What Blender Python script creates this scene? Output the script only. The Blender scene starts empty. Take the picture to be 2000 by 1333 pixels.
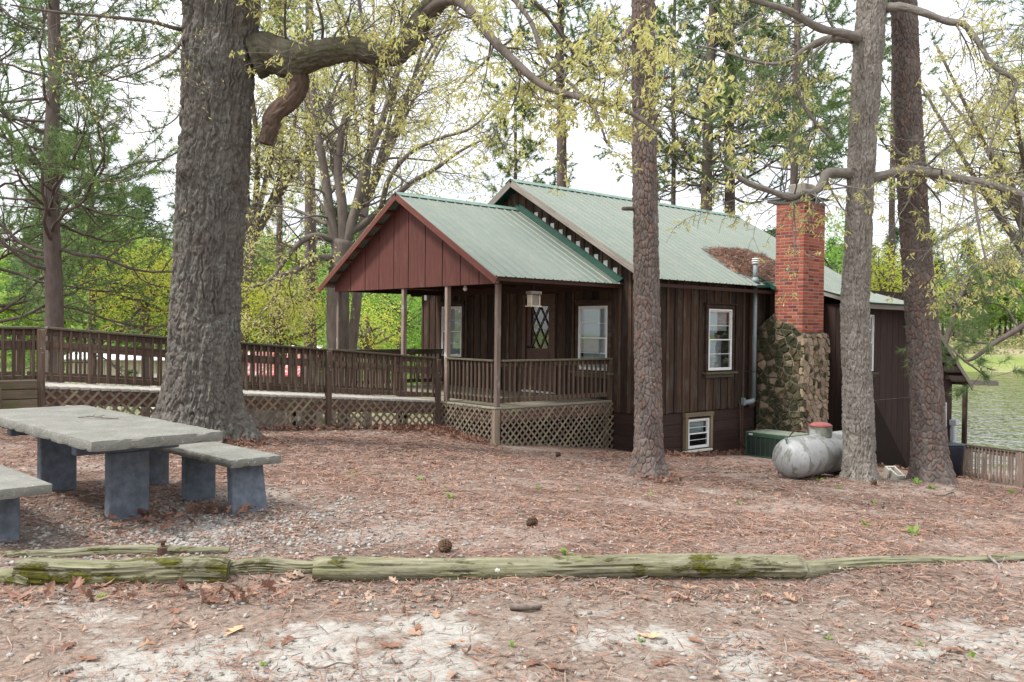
import bpy, math, random
import numpy as np
from mathutils import Matrix, Vector

SC = bpy.context.scene
COL = SC.collection
rng = np.random.default_rng(11)
random.seed(11)
TAU = 2 * math.pi

# ------------------------------------------------------------------ camera
# world frame: metres, porch floor corner at the origin, z = 0 on the porch deck
CP = np.array([11.896, -9.863, 1.407]); FPX = 1681.92
FW = np.array([-0.758776, 0.651216, -0.013277])
RT = np.array([0.651117, 0.758892, 0.011343])
UP = np.array([-0.017462, 0.000038, 0.999848])
cd = bpy.data.cameras.new('camera'); cam = bpy.data.objects.new('camera', cd); COL.objects.link(cam)
cd.sensor_width = 36.0; cd.sensor_fit = 'HORIZONTAL'; cd.lens = 36.0 * FPX / 2000.0
cd.clip_start = 0.05; cd.clip_end = 3000
cam.matrix_world = Matrix(((RT[0], UP[0], -FW[0], CP[0]), (RT[1], UP[1], -FW[1], CP[1]), (RT[2], UP[2], -FW[2], CP[2]), (0, 0, 0, 1)))
SC.camera = cam
# ------------------------------------------------------------------ world, sun, exposure
SUN_EL, SUN_AZ = math.radians(54), math.radians(196)      # azimuth: clockwise from +Y
wd = bpy.data.worlds.new('World'); SC.world = wd; wd.use_nodes = True
nt = wd.node_tree; nt.nodes.clear()
def wn(t): return nt.nodes.new(t)
sky = wn('ShaderNodeTexSky'); sky.sky_type = 'NISHITA'; sky.sun_disc = False
sky.sun_elevation = SUN_EL; sky.sun_rotation = SUN_AZ; sky.air_density = 1.0; sky.dust_density = 1.5
tc = wn('ShaderNodeTexCoord'); mp = wn('ShaderNodeMapping'); mp.inputs['Scale'].default_value = (1.0, 1.0, 2.4)
nz = wn('ShaderNodeTexNoise'); nz.inputs['Scale'].default_value = 2.2; nz.inputs['Detail'].default_value = 7; nz.inputs['Roughness'].default_value = .6
rp = wn('ShaderNodeValToRGB'); rp.color_ramp.elements[0].position = .36; rp.color_ramp.elements[1].position = .56
rp.color_ramp.elements[0].color = (.6, .6, .6, 1); rp.color_ramp.elements[1].color = (.95, .95, .95, 1)
mx = wn('ShaderNodeMixRGB'); mx.inputs['Color2'].default_value = (11.6, 11.8, 12.1, 1)
bg = wn('ShaderNodeBackground'); bg.inputs['Strength'].default_value = .085
ow = wn('ShaderNodeOutputWorld')
L = nt.links.new
L(tc.outputs['Generated'], mp.inputs['Vector']); L(mp.outputs[0], nz.inputs['Vector']); L(nz.outputs[0], rp.inputs[0])
sx_ = wn('ShaderNodeSeparateXYZ'); mr_ = wn('ShaderNodeMapRange'); mr_.inputs['From Min'].default_value = 0; mr_.inputs['From Max'].default_value = 1; mr_.inputs['To Min'].default_value = .62; mr_.inputs['To Max'].default_value = 1.86   # CIE overcast sky: zenith about three times the horizon
cm_ = wn('ShaderNodeMixRGB'); cm_.blend_type = 'MULTIPLY'; cm_.inputs['Fac'].default_value = 1; cm_.inputs['Color1'].default_value = (11.6, 11.8, 12.1, 1)
L(tc.outputs['Generated'], sx_.inputs[0]); L(sx_.outputs[2], mr_.inputs['Value']); L(mr_.outputs[0], cm_.inputs['Color2']); L(cm_.outputs[0], mx.inputs['Color2'])
L(rp.outputs[0], mx.inputs['Fac']); L(sky.outputs[0], mx.inputs['Color1']); L(mx.outputs[0], bg.inputs[0]); L(bg.outputs[0], ow.inputs[0])
sd_ = bpy.data.lights.new('sun', 'SUN'); sun = bpy.data.objects.new('sun', sd_); COL.objects.link(sun)
sd_.energy = 2.9; sd_.angle = math.radians(10); sd_.color = (1, .965, .91)
sv = Vector((math.sin(SUN_AZ) * math.cos(SUN_EL), math.cos(SUN_AZ) * math.cos(SUN_EL), math.sin(SUN_EL)))
sun.rotation_euler = (-sv).to_track_quat('-Z', 'Y').to_euler()
SC.view_settings.view_transform = 'Standard'; SC.view_settings.look = 'None'; SC.view_settings.gamma = 1.0
SC.view_settings.use_curve_mapping = False; SC.view_settings.exposure = 0.88
SC.cycles.max_bounces = 6; SC.cycles.diffuse_bounces = 3; SC.cycles.glossy_bounces = 3
SC.cycles.transmission_bounces = 4; SC.cycles.transparent_max_bounces = 6
SC.cycles.caustics_reflective = False; SC.cycles.caustics_refractive = False
SC.cycles.use_denoising = True

def P(px, py, d):
    """A place in the yard: sight line of a photo pixel, d metres along the view axis."""
    return CP + (FW + RT * ((px - 1000) / FPX) - UP * ((py - 666.5) / FPX)) * d

# ------------------------------------------------------------------ noise
_pr = np.random.default_rng(5); _PM = _pr.permutation(256); _PV = _pr.random(256)
def vnoise(p):
    i = np.floor(p).astype(np.int64); f = p - i; u = f * f * (3 - 2 * f)
    r = 0
    for dx in (0, 1):
        for dy in (0, 1):
            for dz in (0, 1):
                h = _PV[_PM[(_PM[(_PM[(i[..., 0] + dx) & 255] + i[..., 1] + dy) & 255] + i[..., 2] + dz) & 255]]
                w = (u[..., 0] if dx else 1 - u[..., 0]) * (u[..., 1] if dy else 1 - u[..., 1]) * (u[..., 2] if dz else 1 - u[..., 2])
                r = r + h * w
    return r
def fbm(p, o=4):
    a, s, t = 1., 0., 0.
    for _ in range(o):
        s = s + a * vnoise(p); t += a; a *= .5; p = p * 2.03 + 7.1
    return s / t
def n2(x, y, s, o=3, z=0.):
    return fbm(np.stack([np.asarray(x) * s, np.asarray(y) * s, np.full(np.shape(x), z)], -1), o)
def sst(a, b, x):
    t = np.clip((x - a) / (b - a), 0, 1); return t * t * (3 - 2 * t)

# ------------------------------------------------------------------ terrain height
CTL = np.array([(11.9, -9.9, -.13), (9, -7.5, -.10), (14, -6, -.2), (8, -12, -.1), (7.7, -6.2, -.09), (4.8, -7.8, -.12), (3, -8, -.12), (-.4, -5.2, -.25),
  (-1.75, -3.9, -.30), (-1.75, -2.4, -.39), (-1.75, 0, -.5), (0, 0, -.67), (0, 3.1, -.99), (.94, 4.2, -1.12), (.94, 6.2, -1.22), (4.1, -.7, -.65),
  (5.0, 1.8, -.79), (5.5, 2.5, -.83), (6.2, 3.7, -.93), (2.1, 10, -1.74), (2.1, 14, -2.4), (4.6, 11.4, -2.0), (2.8, 12.8, -2.2), (1.5, 5.6, -1.16),
  (-1.75, -7, .0), (-2.5, -9, .2), (0, -8, -.08), (-4, -5, -.45), (-5, 0, -1.0), (-7, 3, -1.5), (-8, -5, -1.0), (-6, 10, -2.2), (-12, 2, -2.2), (-14, -6, -1.8),
  (9, 3, -1.0), (12, 0, -.7), (10, -2, -.42), (13, 8, -1.9), (9, 9, -1.7), (18, 4, -1.4), (18, -8, -.3), (14, -16, -.1), (4, -14, .1), (-4, -14, .2), (8, 16, -2.7), (-2, 18, -2.8)], float)
_d = np.linalg.norm(CTL[:, None, :2] - CTL[None, :, :2], axis=2)
_A = np.zeros((len(CTL) + 3,) * 2); _A[:-3, :-3] = _d + np.eye(len(CTL)) * .15
_A[:-3, -3] = 1; _A[:-3, -2:] = CTL[:, :2]; _A[-3, :-3] = 1; _A[-2:, :-3] = CTL[:, :2].T
_wt = np.linalg.solve(_A, np.concatenate([CTL[:, 2], [0, 0, 0]]))
FH = FW[:2] / np.linalg.norm(FW[:2]); RH = RT[:2] / np.linalg.norm(RT[:2])
LAKE = -3.25
def sd2(x, y): return (x - CP[0]) * RH[0] + (y - CP[1]) * RH[1], (x - CP[0]) * FH[0] + (y - CP[1]) * FH[1]
LOG0, LOG1 = np.array([6.05, -8.72]), np.array([9.7, -3.25])     # line of the timber edging
_ld = (LOG1 - LOG0) / np.linalg.norm(LOG1 - LOG0); _ln = np.array([_ld[1], -_ld[0]])   # towards the camera
def Hs(x, y):
    x = np.asarray(x, float); y = np.asarray(y, float)
    q = np.stack([x, y], -1).reshape(-1, 2)
    near = np.zeros(len(q))
    for a in range(0, len(q), 40000):
        b = q[a:a + 40000]
        near[a:a + 40000] = np.linalg.norm(b[:, None] - CTL[None, :, :2], axis=2) @ _wt[:-3] + _wt[-3] + b @ _wt[-2:]
    near = near.reshape(x.shape)
    s, d = sd2(x, y)
    wv = (n2(x, y, .05, 2) - .5)
    land = -3.0 + 2.6 * sst(60, 115, d) + 7 * sst(120, 220, d) - 0.0 * s
    land = np.where(d < 0, -.3 + 0 * d, land)
    inl = sst(4, 14, s + wv * 8) * sst(27, 35, d + wv * 5) * (1 - sst(100, 106, d + wv * 6))
    bank = LAKE + .25 + 1.6 * sst(103, 140, d) + 4.5 * sst(140, 200, d)
    far = land + (bank - land) * sst(8, 40, s) * sst(60, 100, d)
    far = far * (1 - inl) + (LAKE - 1.5) * inl
    r = np.hypot(x - 4, y + 2); w = 1 - sst(13, 30, r)
    near = np.clip(near, -3.0, .6)
    h = near * w + far * (1 - w)
    # low step at the timber edging
    rel = (x - LOG0[0]) * _ln[0] + (y - LOG0[1]) * _ln[1]
    al = (x - LOG0[0]) * _ld[0] + (y - LOG0[1]) * _ld[1]
    h = h - .075 * sst(-.08, .12, rel) * sst(-2.5, -.6, al) * (1 - sst(5.2, 7.0, al)) * (1 - sst(3, 7, rel))
    for tx0, ty0, tr0, th0 in ((-.39, -5.18, .85, .07), (4.15, -.72, .5, .06), (5.5, 2.42, .5, .05), (6.1, 3.6, .6, .07)):
        h = h + th0 * np.exp(-((x - tx0) ** 2 + (y - ty0) ** 2) / (tr0 * tr0))
    return h
def H(x, y):
    x = np.asarray(x, float); y = np.asarray(y, float)
    return Hs(x, y) + .05 * (n2(x, y, .9, 3) - .5) + .022 * (n2(x, y, 5.0, 3, 3.3) - .5)
def h1(x, y): return float(H(np.array([x]), np.array([y]))[0])
def G(px, py):
    """ground point on the sight line of a photo pixel"""
    r = FW + RT * ((px - 1000) / FPX) - UP * ((py - 666.5) / FPX)
    z = -.4
    for _ in range(25):
        q = CP + r * ((z - CP[2]) / r[2]); z = .5 * z + .5 * h1(q[0], q[1])
    return q[0], q[1], h1(q[0], q[1])

# ------------------------------------------------------------------ mesh helpers
WM = {}
class MB:
    def __init__(s): s.V = []; s.Q = []; s.T = []; s.n = 0; s.qa = []; s.ta = []
    def add(s, V, Q=None, T=None, r=0.):
        V = np.asarray(V, float).reshape(-1, 3); s.V.append(V)
        if Q is not None and len(Q):
            Q = np.asarray(Q, np.int64).reshape(-1, 4); s.Q.append(Q + s.n); s.qa.append(np.broadcast_to(np.asarray(r, float), (len(Q),)))
        if T is not None and len(T):
            T = np.asarray(T, np.int64).reshape(-1, 3); s.T.append(T + s.n); s.ta.append(np.broadcast_to(np.asarray(r, float), (len(T),)))
        s.n += len(V); return s
    def box(s, c, size, M=None, b=0.0, r=0.):
        V, Q, T = boxgeo(*size, b); V = V if M is None else V @ np.array(M.to_3x3()).T
        return s.add(V + np.array(c), Q, T, r)
    def bar(s, p0, p1, w, t, up=(0, 0, 1), b=0.0, r=0.):
        M, Ln = frame(p0, p1, up); V, Q, T = boxgeo(Ln, w, t, b)
        return s.add(V @ np.array(M.to_3x3()).T + np.array(M.translation), Q, T, r)
    def tube(s, pts, rad, seg=8, r=0., cap=True):
        V, Q, T = tubegeo(pts, rad, seg, cap); return s.add(V, Q, T, r)
    def prism(s, poly, off, r=0.):
        """poly: (n,3) planar outline, off: extrusion vector"""
        p = np.asarray(poly, float); n = len(p); V = np.concatenate([p, p + np.array(off)])
        Q = [(i, (i + 1) % n, n + (i + 1) % n, n + i) for i in range(n)]
        c = len(V); V = np.concatenate([V, [p.mean(0), p.mean(0) + np.array(off)]])
        T = [(c, (i + 1) % n, i) for i in range(n)] + [(c + 1, n + i, n + (i + 1) % n) for i in range(n)]
        return s.add(V, Q, T, r)
    def mesh(s, name, mat=None, smooth=False):
        me = bpy.data.meshes.new(name)
        V = np.concatenate(s.V) if s.V else np.zeros((0, 3))
        Q = np.concatenate(s.Q) if s.Q else np.zeros((0, 4), np.int64)
        T = np.concatenate(s.T) if s.T else np.zeros((0, 3), np.int64)
        me.vertices.add(len(V)); me.vertices.foreach_set('co', V.astype(np.float32).ravel())
        nl = Q.size + T.size; nf = len(Q) + len(T)
        me.loops.add(nl); me.polygons.add(nf)
        me.loops.foreach_set('vertex_index', np.concatenate([Q.ravel(), T.ravel()]).astype(np.int32))
        me.polygons.foreach_set('loop_start', np.concatenate([np.arange(len(Q)) * 4, Q.size + np.arange(len(T)) * 3]).astype(np.int32))
        at = me.attributes.new('rnd', 'FLOAT', 'FACE')
        at.data.foreach_set('value', np.concatenate(s.qa + s.ta).astype(np.float32) if nf else np.zeros(0, np.float32))
        me.polygons.foreach_set('use_smooth', np.full(nf, bool(smooth)))
        me.update(calc_edges=True)
        if mat: me.materials.append(mat)
        return me
_BG = {}
def boxgeo(lx, ly, lz, b=0.0):
    k = (round(lx, 4), round(ly, 4), round(lz, 4), round(b, 4))
    if k in _BG: return _BG[k]
    hx, hy, hz = lx / 2, ly / 2, lz / 2
    if b <= 0 or b * 2.2 > min(lx, ly, lz):
        V = np.array([(x * hx, y * hy, z * hz) for z in (-1, 1) for y in (-1, 1) for x in (-1, 1)])
        Q = [(0, 2, 3, 1), (4, 5, 7, 6), (0, 1, 5, 4), (2, 6, 7, 3), (0, 4, 6, 2), (1, 3, 7, 5)]
        g = (V, np.array(Q), np.zeros((0, 3), int))
    else:
        V = []; ix = {}
        for sx in (-1, 1):
            for sy in (-1, 1):
                for sz in (-1, 1):
                    for a in range(3):
                        v = [sx * (hx - b), sy * (hy - b), sz * (hz - b)]; v[a] += (sx, sy, sz)[a] * b
                        ix[(sx, sy, sz, a)] = len(V); V.append(v)
        Q = []; T = []
        for a in range(3):
            o = [0, 1, 2]; o.remove(a)
            for s in (-1, 1):
                f = []
                for u, w in ((-1, -1), (1, -1), (1, 1), (-1, 1)):
                    k2 = [0, 0, 0]; k2[a] = s; k2[o[0]] = u; k2[o[1]] = w; f.append(ix[(*k2, a)])
                Q.append(f)
        for a in range(3):
            for c in range(a + 1, 3):
                e = ({0, 1, 2} - {a, c}).pop()
                for sa in (-1, 1):
                    for sc in (-1, 1):
                        k0 = [0, 0, 0]; k1 = [0, 0, 0]
                        k0[a] = k1[a] = sa; k0[c] = k1[c] = sc; k0[e] = -1; k1[e] = 1
                        Q.append([ix[(*k0, a)], ix[(*k1, a)], ix[(*k1, c)], ix[(*k0, c)]])
        for sx in (-1, 1):
            for sy in (-1, 1):
                for sz in (-1, 1): T.append([ix[(sx, sy, sz, 0)], ix[(sx, sy, sz, 1)], ix[(sx, sy, sz, 2)]])
        V = np.array(V)
        Q = [q if np.dot(np.cross(V[q[1]] - V[q[0]], V[q[2]] - V[q[0]]), V[q].mean(0)) > 0 else q[::-1] for q in Q]
        T = [q if np.dot(np.cross(V[q[1]] - V[q[0]], V[q[2]] - V[q[0]]), V[q].mean(0)) > 0 else q[::-1] for q in T]
        g = (V, np.array(Q), np.array(T))
    _BG[k] = g; return g
def frame(p0, p1, up=(0, 0, 1)):
    p0 = Vector(p0); p1 = Vector(p1); x = (p1 - p0); Ln = x.length; x.normalize()
    u = Vector(up); z = (u - x * u.dot(x))
    if z.length < 1e-6: z = Vector((1, 0, 0)) - x * x.x
    z.normalize(); y = z.cross(x)
    M = Matrix(((x.x, y.x, z.x, 0), (x.y, y.y, z.y, 0), (x.z, y.z, z.z, 0), (0, 0, 0, 1))); M.translation = (p0 + p1) / 2
    return M, Ln
def tubegeo(pts, rad, seg=8, cap=True):
    p = np.asarray(pts, float); n = len(p); rad = np.broadcast_to(np.asarray(rad, float), (n,))
    t = np.gradient(p, axis=0); t /= np.linalg.norm(t, axis=1)[:, None] + 1e-12
    a = np.array([0, 0, 1.]) if abs(t[0, 2]) < .9 else np.array([1., 0, 0])
    u = a - t[0] * a.dot(t[0]); u /= np.linalg.norm(u); V = []
    th = np.arange(seg) * TAU / seg
    for i in range(n):
        u = u - t[i] * u.dot(t[i]); u /= np.linalg.norm(u) + 1e-12; w = np.cross(t[i], u)
        V.append(p[i] + rad[i] * (np.cos(th)[:, None] * u + np.sin(th)[:, None] * w))
    V = np.concatenate(V); i, j = np.meshgrid(np.arange(n - 1), np.arange(seg), indexing='ij')
    Q = np.stack([i * seg + j, i * seg + (j + 1) % seg, (i + 1) * seg + (j + 1) % seg, (i + 1) * seg + j], -1).reshape(-1, 4)
    T = []
    if cap:
        V = np.concatenate([V, p[:1], p[-1:]]); c0 = n * seg
        T = [(c0, (k + 1) % seg, k) for k in range(seg)] + [(c0 + 1, (n - 1) * seg + k, (n - 1) * seg + (k + 1) % seg) for k in range(seg)]
    return V, Q, np.array(T).reshape(-1, 3)

def put(name, me, parent=None, M=None):
    o = bpy.data.objects.new(name, me); COL.objects.link(o)
    M = Matrix.Identity(4) if M is None else M
    WM[o.name] = M
    if parent is not None:
        o.parent = parent; o.matrix_basis = WM[parent.name].inverted() @ M
    else: o.matrix_basis = M
    return o
def obj(name, mb, mat, parent=None, smooth=False, origin=None):
    """mb holds world coordinates; the object's origin goes to `origin`"""
    M = Matrix.Identity(4)
    if origin is None and parent is None:
        v = np.concatenate(mb.V); origin = (float((v[:, 0].min() + v[:, 0].max()) / 2), float((v[:, 1].min() + v[:, 1].max()) / 2), float(v[:, 2].min()))
    if origin is not None:
        mb.V = [v - np.array(origin) for v in mb.V]; M = Matrix.Translation(Vector(origin))
    elif parent is not None:
        M = WM[parent.name].copy(); inv = np.array(M.inverted())
        mb.V = [v @ inv[:3, :3].T + inv[:3, 3] for v in mb.V]
    return put(name, mb.mesh(name, mat, smooth), parent, M)
def tag(o, label, cat=None, group=None, kind=None):
    if label: o['label'] = label
    if cat: o['category'] = cat
    if group: o['group'] = group
    if kind: o['kind'] = kind
    return o
def thing(name, label, cat, loc, group=None, rz=0.0):
    return tag(put(name, None, None, Matrix.Translation(Vector([float(v) for v in loc])) @ Matrix.Rotation(rz, 4, 'Z')), label, cat, group)
_PL = {}
def plank(name, p0, p1, w, t, mat, parent, up=(0, 0, 1), b=.004):
    """one board of its own: length along local X, width w along local Y, thickness t along `up`"""
    M, Ln = frame(p0, p1, up); k = (round(Ln, 3), round(w, 4), round(t, 4), mat.name, round(b, 4))
    if k not in _PL:
        V, Q, T = boxgeo(round(Ln, 3), w, t, b); _PL[k] = MB().add(V, Q, T).mesh(name, mat)
    return put(name, _PL[k], parent, M)
def dup(o, M, label=None):
    """copy of a thing with copies of its parts"""
    c = o.copy(); COL.objects.link(c); c.matrix_basis = M; WM[c.name] = M
    if label: c['label'] = label
    for ch in o.children:
        k = ch.copy(); COL.objects.link(k); k.parent = c
        for g in ch.children:
            m = g.copy(); COL.objects.link(m); m.parent = k
    return c

# ------------------------------------------------------------------ materials
class NT:
    def __init__(s, name):
        s.m = bpy.data.materials.new(name); s.m.use_nodes = True; s.t = s.m.node_tree; s.t.nodes.clear()
        s.out = s.t.nodes.new('ShaderNodeOutputMaterial')
    def n(s, ty, props=None, **inp):
        x = s.t.nodes.new('ShaderNode' + ty)
        for k, v in (props or {}).items(): setattr(x, k, v)
        for k, v in inp.items():
            key = int(k[1:]) if k[0] == 'i' and k[1:].isdigit() else k.replace('_', ' ')
            s.set(x.inputs[key], v)
        return x
    def set(s, sock, v):
        if isinstance(v, bpy.types.NodeSocket): s.t.links.new(v, sock)
        elif isinstance(v, bpy.types.Node): s.t.links.new(v.outputs[0], sock)
        else:
            if isinstance(v, (tuple, list)) and len(v) == 3 and len(sock.default_value) == 4: v = (*v, 1)
            sock.default_value = v
    def obj(s, scale=(1, 1, 1), rand=True):
        c = s.n('TexCoord').outputs['Object']
        if rand:
            r = s.n('ObjectInfo').outputs['Random']
            k = s.n('CombineXYZ', None, X=s.n('Math', {'operation': 'MULTIPLY'}, i0=r, i1=31.0), Y=s.n('Math', {'operation': 'MULTIPLY'}, i0=r, i1=17.0), Z=r)
            c = s.n('VectorMath', {'operation': 'ADD'}, i0=c, i1=k).outputs[0]
        return s.n('Mapping', None, Vector=c, Scale=scale).outputs[0]
    def noise(s, vec, scale=1., detail=5., rough=.6, dist=0.):
        return s.n('TexNoise', None, Vector=vec, Scale=scale, Detail=detail, Roughness=rough, Distortion=dist).outputs[0]
    def ramp(s, fac, stops, interp='LINEAR'):
        x = s.n('ValToRGB', None, Fac=fac); e = x.color_ramp; e.interpolation = interp
        while len(e.elements) < len(stops): e.elements.new(.5)
        for el, (p, c) in zip(e.elements, stops):
            el.position = p; el.color = (*c, 1) if len(c) == 3 else c
        return x.outputs[0]
    def fr(s, fac, a, b):   # float ramp
        return s.n('MapRange', {'interpolation_type': 'SMOOTHSTEP'}, Value=fac, From_Min=a, From_Max=b).outputs[0]
    def mix(s, f, a, b, mode='MIX'):
        x = s.n('MixRGB', {'blend_type': mode}); s.set(x.inputs[0], f); s.set(x.inputs[1], a); s.set(x.inputs[2], b); return x.outputs[0]
    def mul(s, a, b): return s.n('Math', {'operation': 'MULTIPLY'}, i0=a, i1=b).outputs[0]
    def add(s, a, b): return s.n('Math', {'operation': 'ADD'}, i0=a, i1=b).outputs[0]
    def bump(s, h, st=.3, dist=.01): return s.n('Bump', None, Height=h, Strength=st, Distance=dist).outputs[0]
    def pbr(s, col, rough=.7, norm=None, **kw):
        b = s.n('BsdfPrincipled', None, Base_Color=col, Roughness=rough, **kw)
        if norm is not None: s.set(b.inputs['Normal'], norm)
        s.t.links.new(b.outputs[0], s.out.inputs['Surface']); return s.m

def wood(name, dark, light, rough=.8, patch=None, pf=(.55, .7), rv=(.7, 1.3), spec=.25):
    m = NT(name); v = m.obj((1.1, 16, 16)); g = m.noise(v, 1.6, 7, .65, .4)
    fine = m.noise(m.obj((3, 90, 90)), 1.2, 3, .6)
    c = m.ramp(g, [(.28, dark), (.72, light)])
    c = m.mix(m.mul(fine, .45), c, tuple(x * .45 for x in dark))
    if patch: c = m.mix(m.fr(m.noise(m.obj((1.2, 3, 3)), 1.7, 5, .62), *pf), c, patch)
    r = m.n('ObjectInfo').outputs['Random']
    c = m.mix(1.0, c, m.ramp(r, [(0, (rv[0],) * 3), (1, (rv[1],) * 3)]), 'MULTIPLY')
    return m.pbr(c, rough, m.bump(m.add(g, m.mul(fine, .5)), .35, .006), Specular_IOR_Level=spec)
def plain(name, col, rough=.6, var=.25, sc=6., metal=0., bump=.1, stain=None, sf=(.5, .7), ss=2.5, spec=.4):
    m = NT(name); g = m.noise(m.obj(), sc, 6, .65)
    c = m.mix(m.fr(g, .3, .75), tuple(x * (1 - var) for x in col), tuple(min(1, x * (1 + var)) for x in col))
    if stain: c = m.mix(m.fr(m.noise(m.obj(), ss, 6, .65, .5), *sf), c, stain)
    return m.pbr(c, rough, m.bump(g, bump, .01), Metallic=metal, Specular_IOR_Level=spec)
def leaf(name, cols, trans=.5, rough=.6, objv=False):
    m = NT(name); a = m.n('Attribute', {'attribute_name': 'rnd'}).outputs['Fac']
    if objv:
        a = m.n('Math', {'operation': 'FRACT'}, i0=m.add(m.mul(a, .55), m.mul(m.n('ObjectInfo').outputs['Random'], .9))).outputs[0]
    k = len(cols) - 1; c = m.ramp(a, [(i / k, x) for i, x in enumerate(cols)])
    b = m.n('BsdfPrincipled', None, Base_Color=c, Roughness=rough, Specular_IOR_Level=.3)
    t = m.n('BsdfTranslucent', None, Color=c); x = m.n('MixShader'); m.set(x.inputs[0], trans); m.set(x.inputs[1], b); m.set(x.inputs[2], t)
    m.t.links.new(x.outputs[0], m.out.inputs['Surface']); return m.m

M_SID = wood('dark brown siding', (.017, .011, .008), (.088, .049, .032), .85, (.055, .045, .037), (.5, .66), (.45, 1.6))
M_BAT = wood('brown batten', (.02, .0125, .009), (.11, .062, .04), .85, (.07, .058, .047), (.5, .66), (.5, 1.5))
M_PANW = wood('dark brown panel', (.026, .015, .012), (.058, .033, .026), .75, None, rv=(.85, 1.15))
M_RED = wood('red stained panel', (.08, .028, .023), (.165, .058, .046), .7, (.125, .062, .05), (.6, .75), (.85, 1.12))
M_REDT = wood('red stained trim', (.11, .036, .028), (.21, .075, .055), .7, (.2, .12, .1), (.62, .7))
M_RAKE = wood('weathered grey board', (.15, .125, .105), (.31, .28, .25), .85, (.13, .1, .08), (.62, .75))
M_POST = wood('weathered post', (.15, .105, .083), (.31, .245, .21), .85, (.4, .37, .34), (.56, .72))
M_RAIL = wood('stained rail wood', (.062, .043, .032), (.175, .12, .088), .85, (.14, .132, .085), (.55, .7))
M_CAP = wood('mossy rail cap', (.07, .055, .038), (.17, .145, .105), .85, (.1, .105, .06), (.48, .62))
M_DECK = wood('weathered deck board', (.2, .17, .125), (.38, .35, .27), .7, (.24, .235, .14), (.52, .7), (.8, 1.15), .4)
M_DECKR = wood('sunlit ramp board', (.3, .275, .235), (.5, .475, .42), .6, None, rv=(.85, 1.1), spec=.5)  # sunlit brightness of the ramp put into the board colour, lighter than the porch deck
M_RIM = wood('red brown rim board', (.11, .05, .036), (.22, .105, .075), .85, (.16, .14, .09), (.56, .7))
M_LAT = wood('lattice strip', (.12, .09, .065), (.28, .22, .175), .85, (.19, .19, .115), (.5, .66))
M_DARK = plain('dark timber', (.035, .021, .015), .9, .4)
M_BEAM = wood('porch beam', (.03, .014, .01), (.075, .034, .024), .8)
M_TIMB = wood('landscape timber', (.1, .075, .05), (.21, .17, .115), .9, (.09, .095, .04), (.52, .68))
M_ROOF = NT('pale green metal roof')
_v = M_ROOF.obj(rand=False); _g = M_ROOF.noise(_v, .7, 5, .6); _s = M_ROOF.noise(M_ROOF.obj((.35, 5, 5), False), 1.3, 6, .7)
_c = M_ROOF.ramp(_g, [(.3, (.12, .152, .128)), (.7, (.17, .19, .16))])
_c = M_ROOF.mix(M_ROOF.mul(M_ROOF.fr(_s, .48, .72), .55), _c, (.2, .19, .145))
M_ROOF = M_ROOF.pbr(_c, .55, None, Specular_IOR_Level=.3)
M_RUND = plain('roof underside', (.55, .54, .52), .5, .1, metal=.2)
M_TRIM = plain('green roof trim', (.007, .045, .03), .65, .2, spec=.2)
M_CAPG = plain('green ridge cap', (.13, .2, .165), .55, .2, spec=.3)
M_WHITE = plain('white window frame', (.7, .7, .69), .4, .06, stain=(.5, .48, .43), sf=(.6, .8))
M_BLIND = plain('blind slat', (.66, .67, .69), .5, .05)
M_CURT = plain('window shade', (.4, .42, .45), .8, .1)
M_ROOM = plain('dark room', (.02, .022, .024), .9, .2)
_m = NT('window glass'); _w = _m.n('BsdfPrincipled', None, Base_Color=(.9, .95, .95), Roughness=.03, Specular_IOR_Level=.5)
_tr = _m.n('BsdfTransparent', None, Color=(.85, .9, .9)); _gl = _m.n('BsdfGlossy', None, Color=(.9, .95, 1), Roughness=.03)
_fx = _m.n('LayerWeight', None, Blend=.5); _ms = _m.n('MixShader'); _m.set(_ms.inputs[0], _m.add(_m.mul(_m.n('Math', {'operation': 'POWER'}, i0=_fx.outputs['Facing'], i1=4.0).outputs[0], .7), .1)); _m.set(_ms.inputs[1], _tr); _m.set(_ms.inputs[2], _gl)
_m.t.links.new(_ms.outputs[0], _m.out.inputs['Surface']); M_GLASS = _m.m
M_DOOR = wood('stained door', (.06, .027, .017), (.14, .068, .042), .55, None, rv=(.9, 1.1), spec=.4)
M_BLACK = plain('black iron', (.012, .012, .013), .5, .3)
M_STEEL = plain('galvanised pipe', (.19, .225, .24), .6, .15, metal=.15, stain=(.2, .22, .2), sf=(.6, .8))
M_MORT = plain('mortar', (.25, .205, .17), .95, .2, 20, bump=.4)
M_MORTD = plain('mossy mortar', (.1, .09, .065), .95, .4, 9, bump=.5, stain=(.3, .26, .21), sf=(.5, .68), ss=3)
_m = NT('red brick'); _r = _m.n('ObjectInfo').outputs['Random']
_c = _m.ramp(_r, [(0, (.13, .034, .026)), (.25, (.235, .055, .036)), (.6, (.3, .075, .045)), (.93, (.36, .11, .065)), (1, (.12, .04, .035))])
_n = _m.noise(_m.obj(), 14, 5, .7); _c = _m.mix(_m.fr(_n, .55, .8), _c, (.2, .075, .055))
M_BRICK = _m.pbr(_c, .9, _m.bump(_n, .4, .01), Specular_IOR_Level=.2)
def stone(name, a, moss):
    m = NT(name); r = m.n('ObjectInfo').outputs['Random']; c = m.ramp(r, a)
    n = m.noise(m.obj(), 9, 6, .7); c = m.mix(m.fr(n, .45, .75), c, (.26, .19, .14)); c = m.mix(m.fr(m.noise(m.obj(), 4, 5, .7), *moss), c, (.035, .037, .018))
    return m.pbr(c, .92, m.bump(n, .7, .02), Specular_IOR_Level=.2)
M_STON = stone('field stone', [(0, (.15, .115, .08)), (.3, (.27, .21, .15)), (.6, (.33, .26, .18)), (.85, (.2, .16, .12)), (1, (.2, .13, .08))], (.62, .75))
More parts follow.
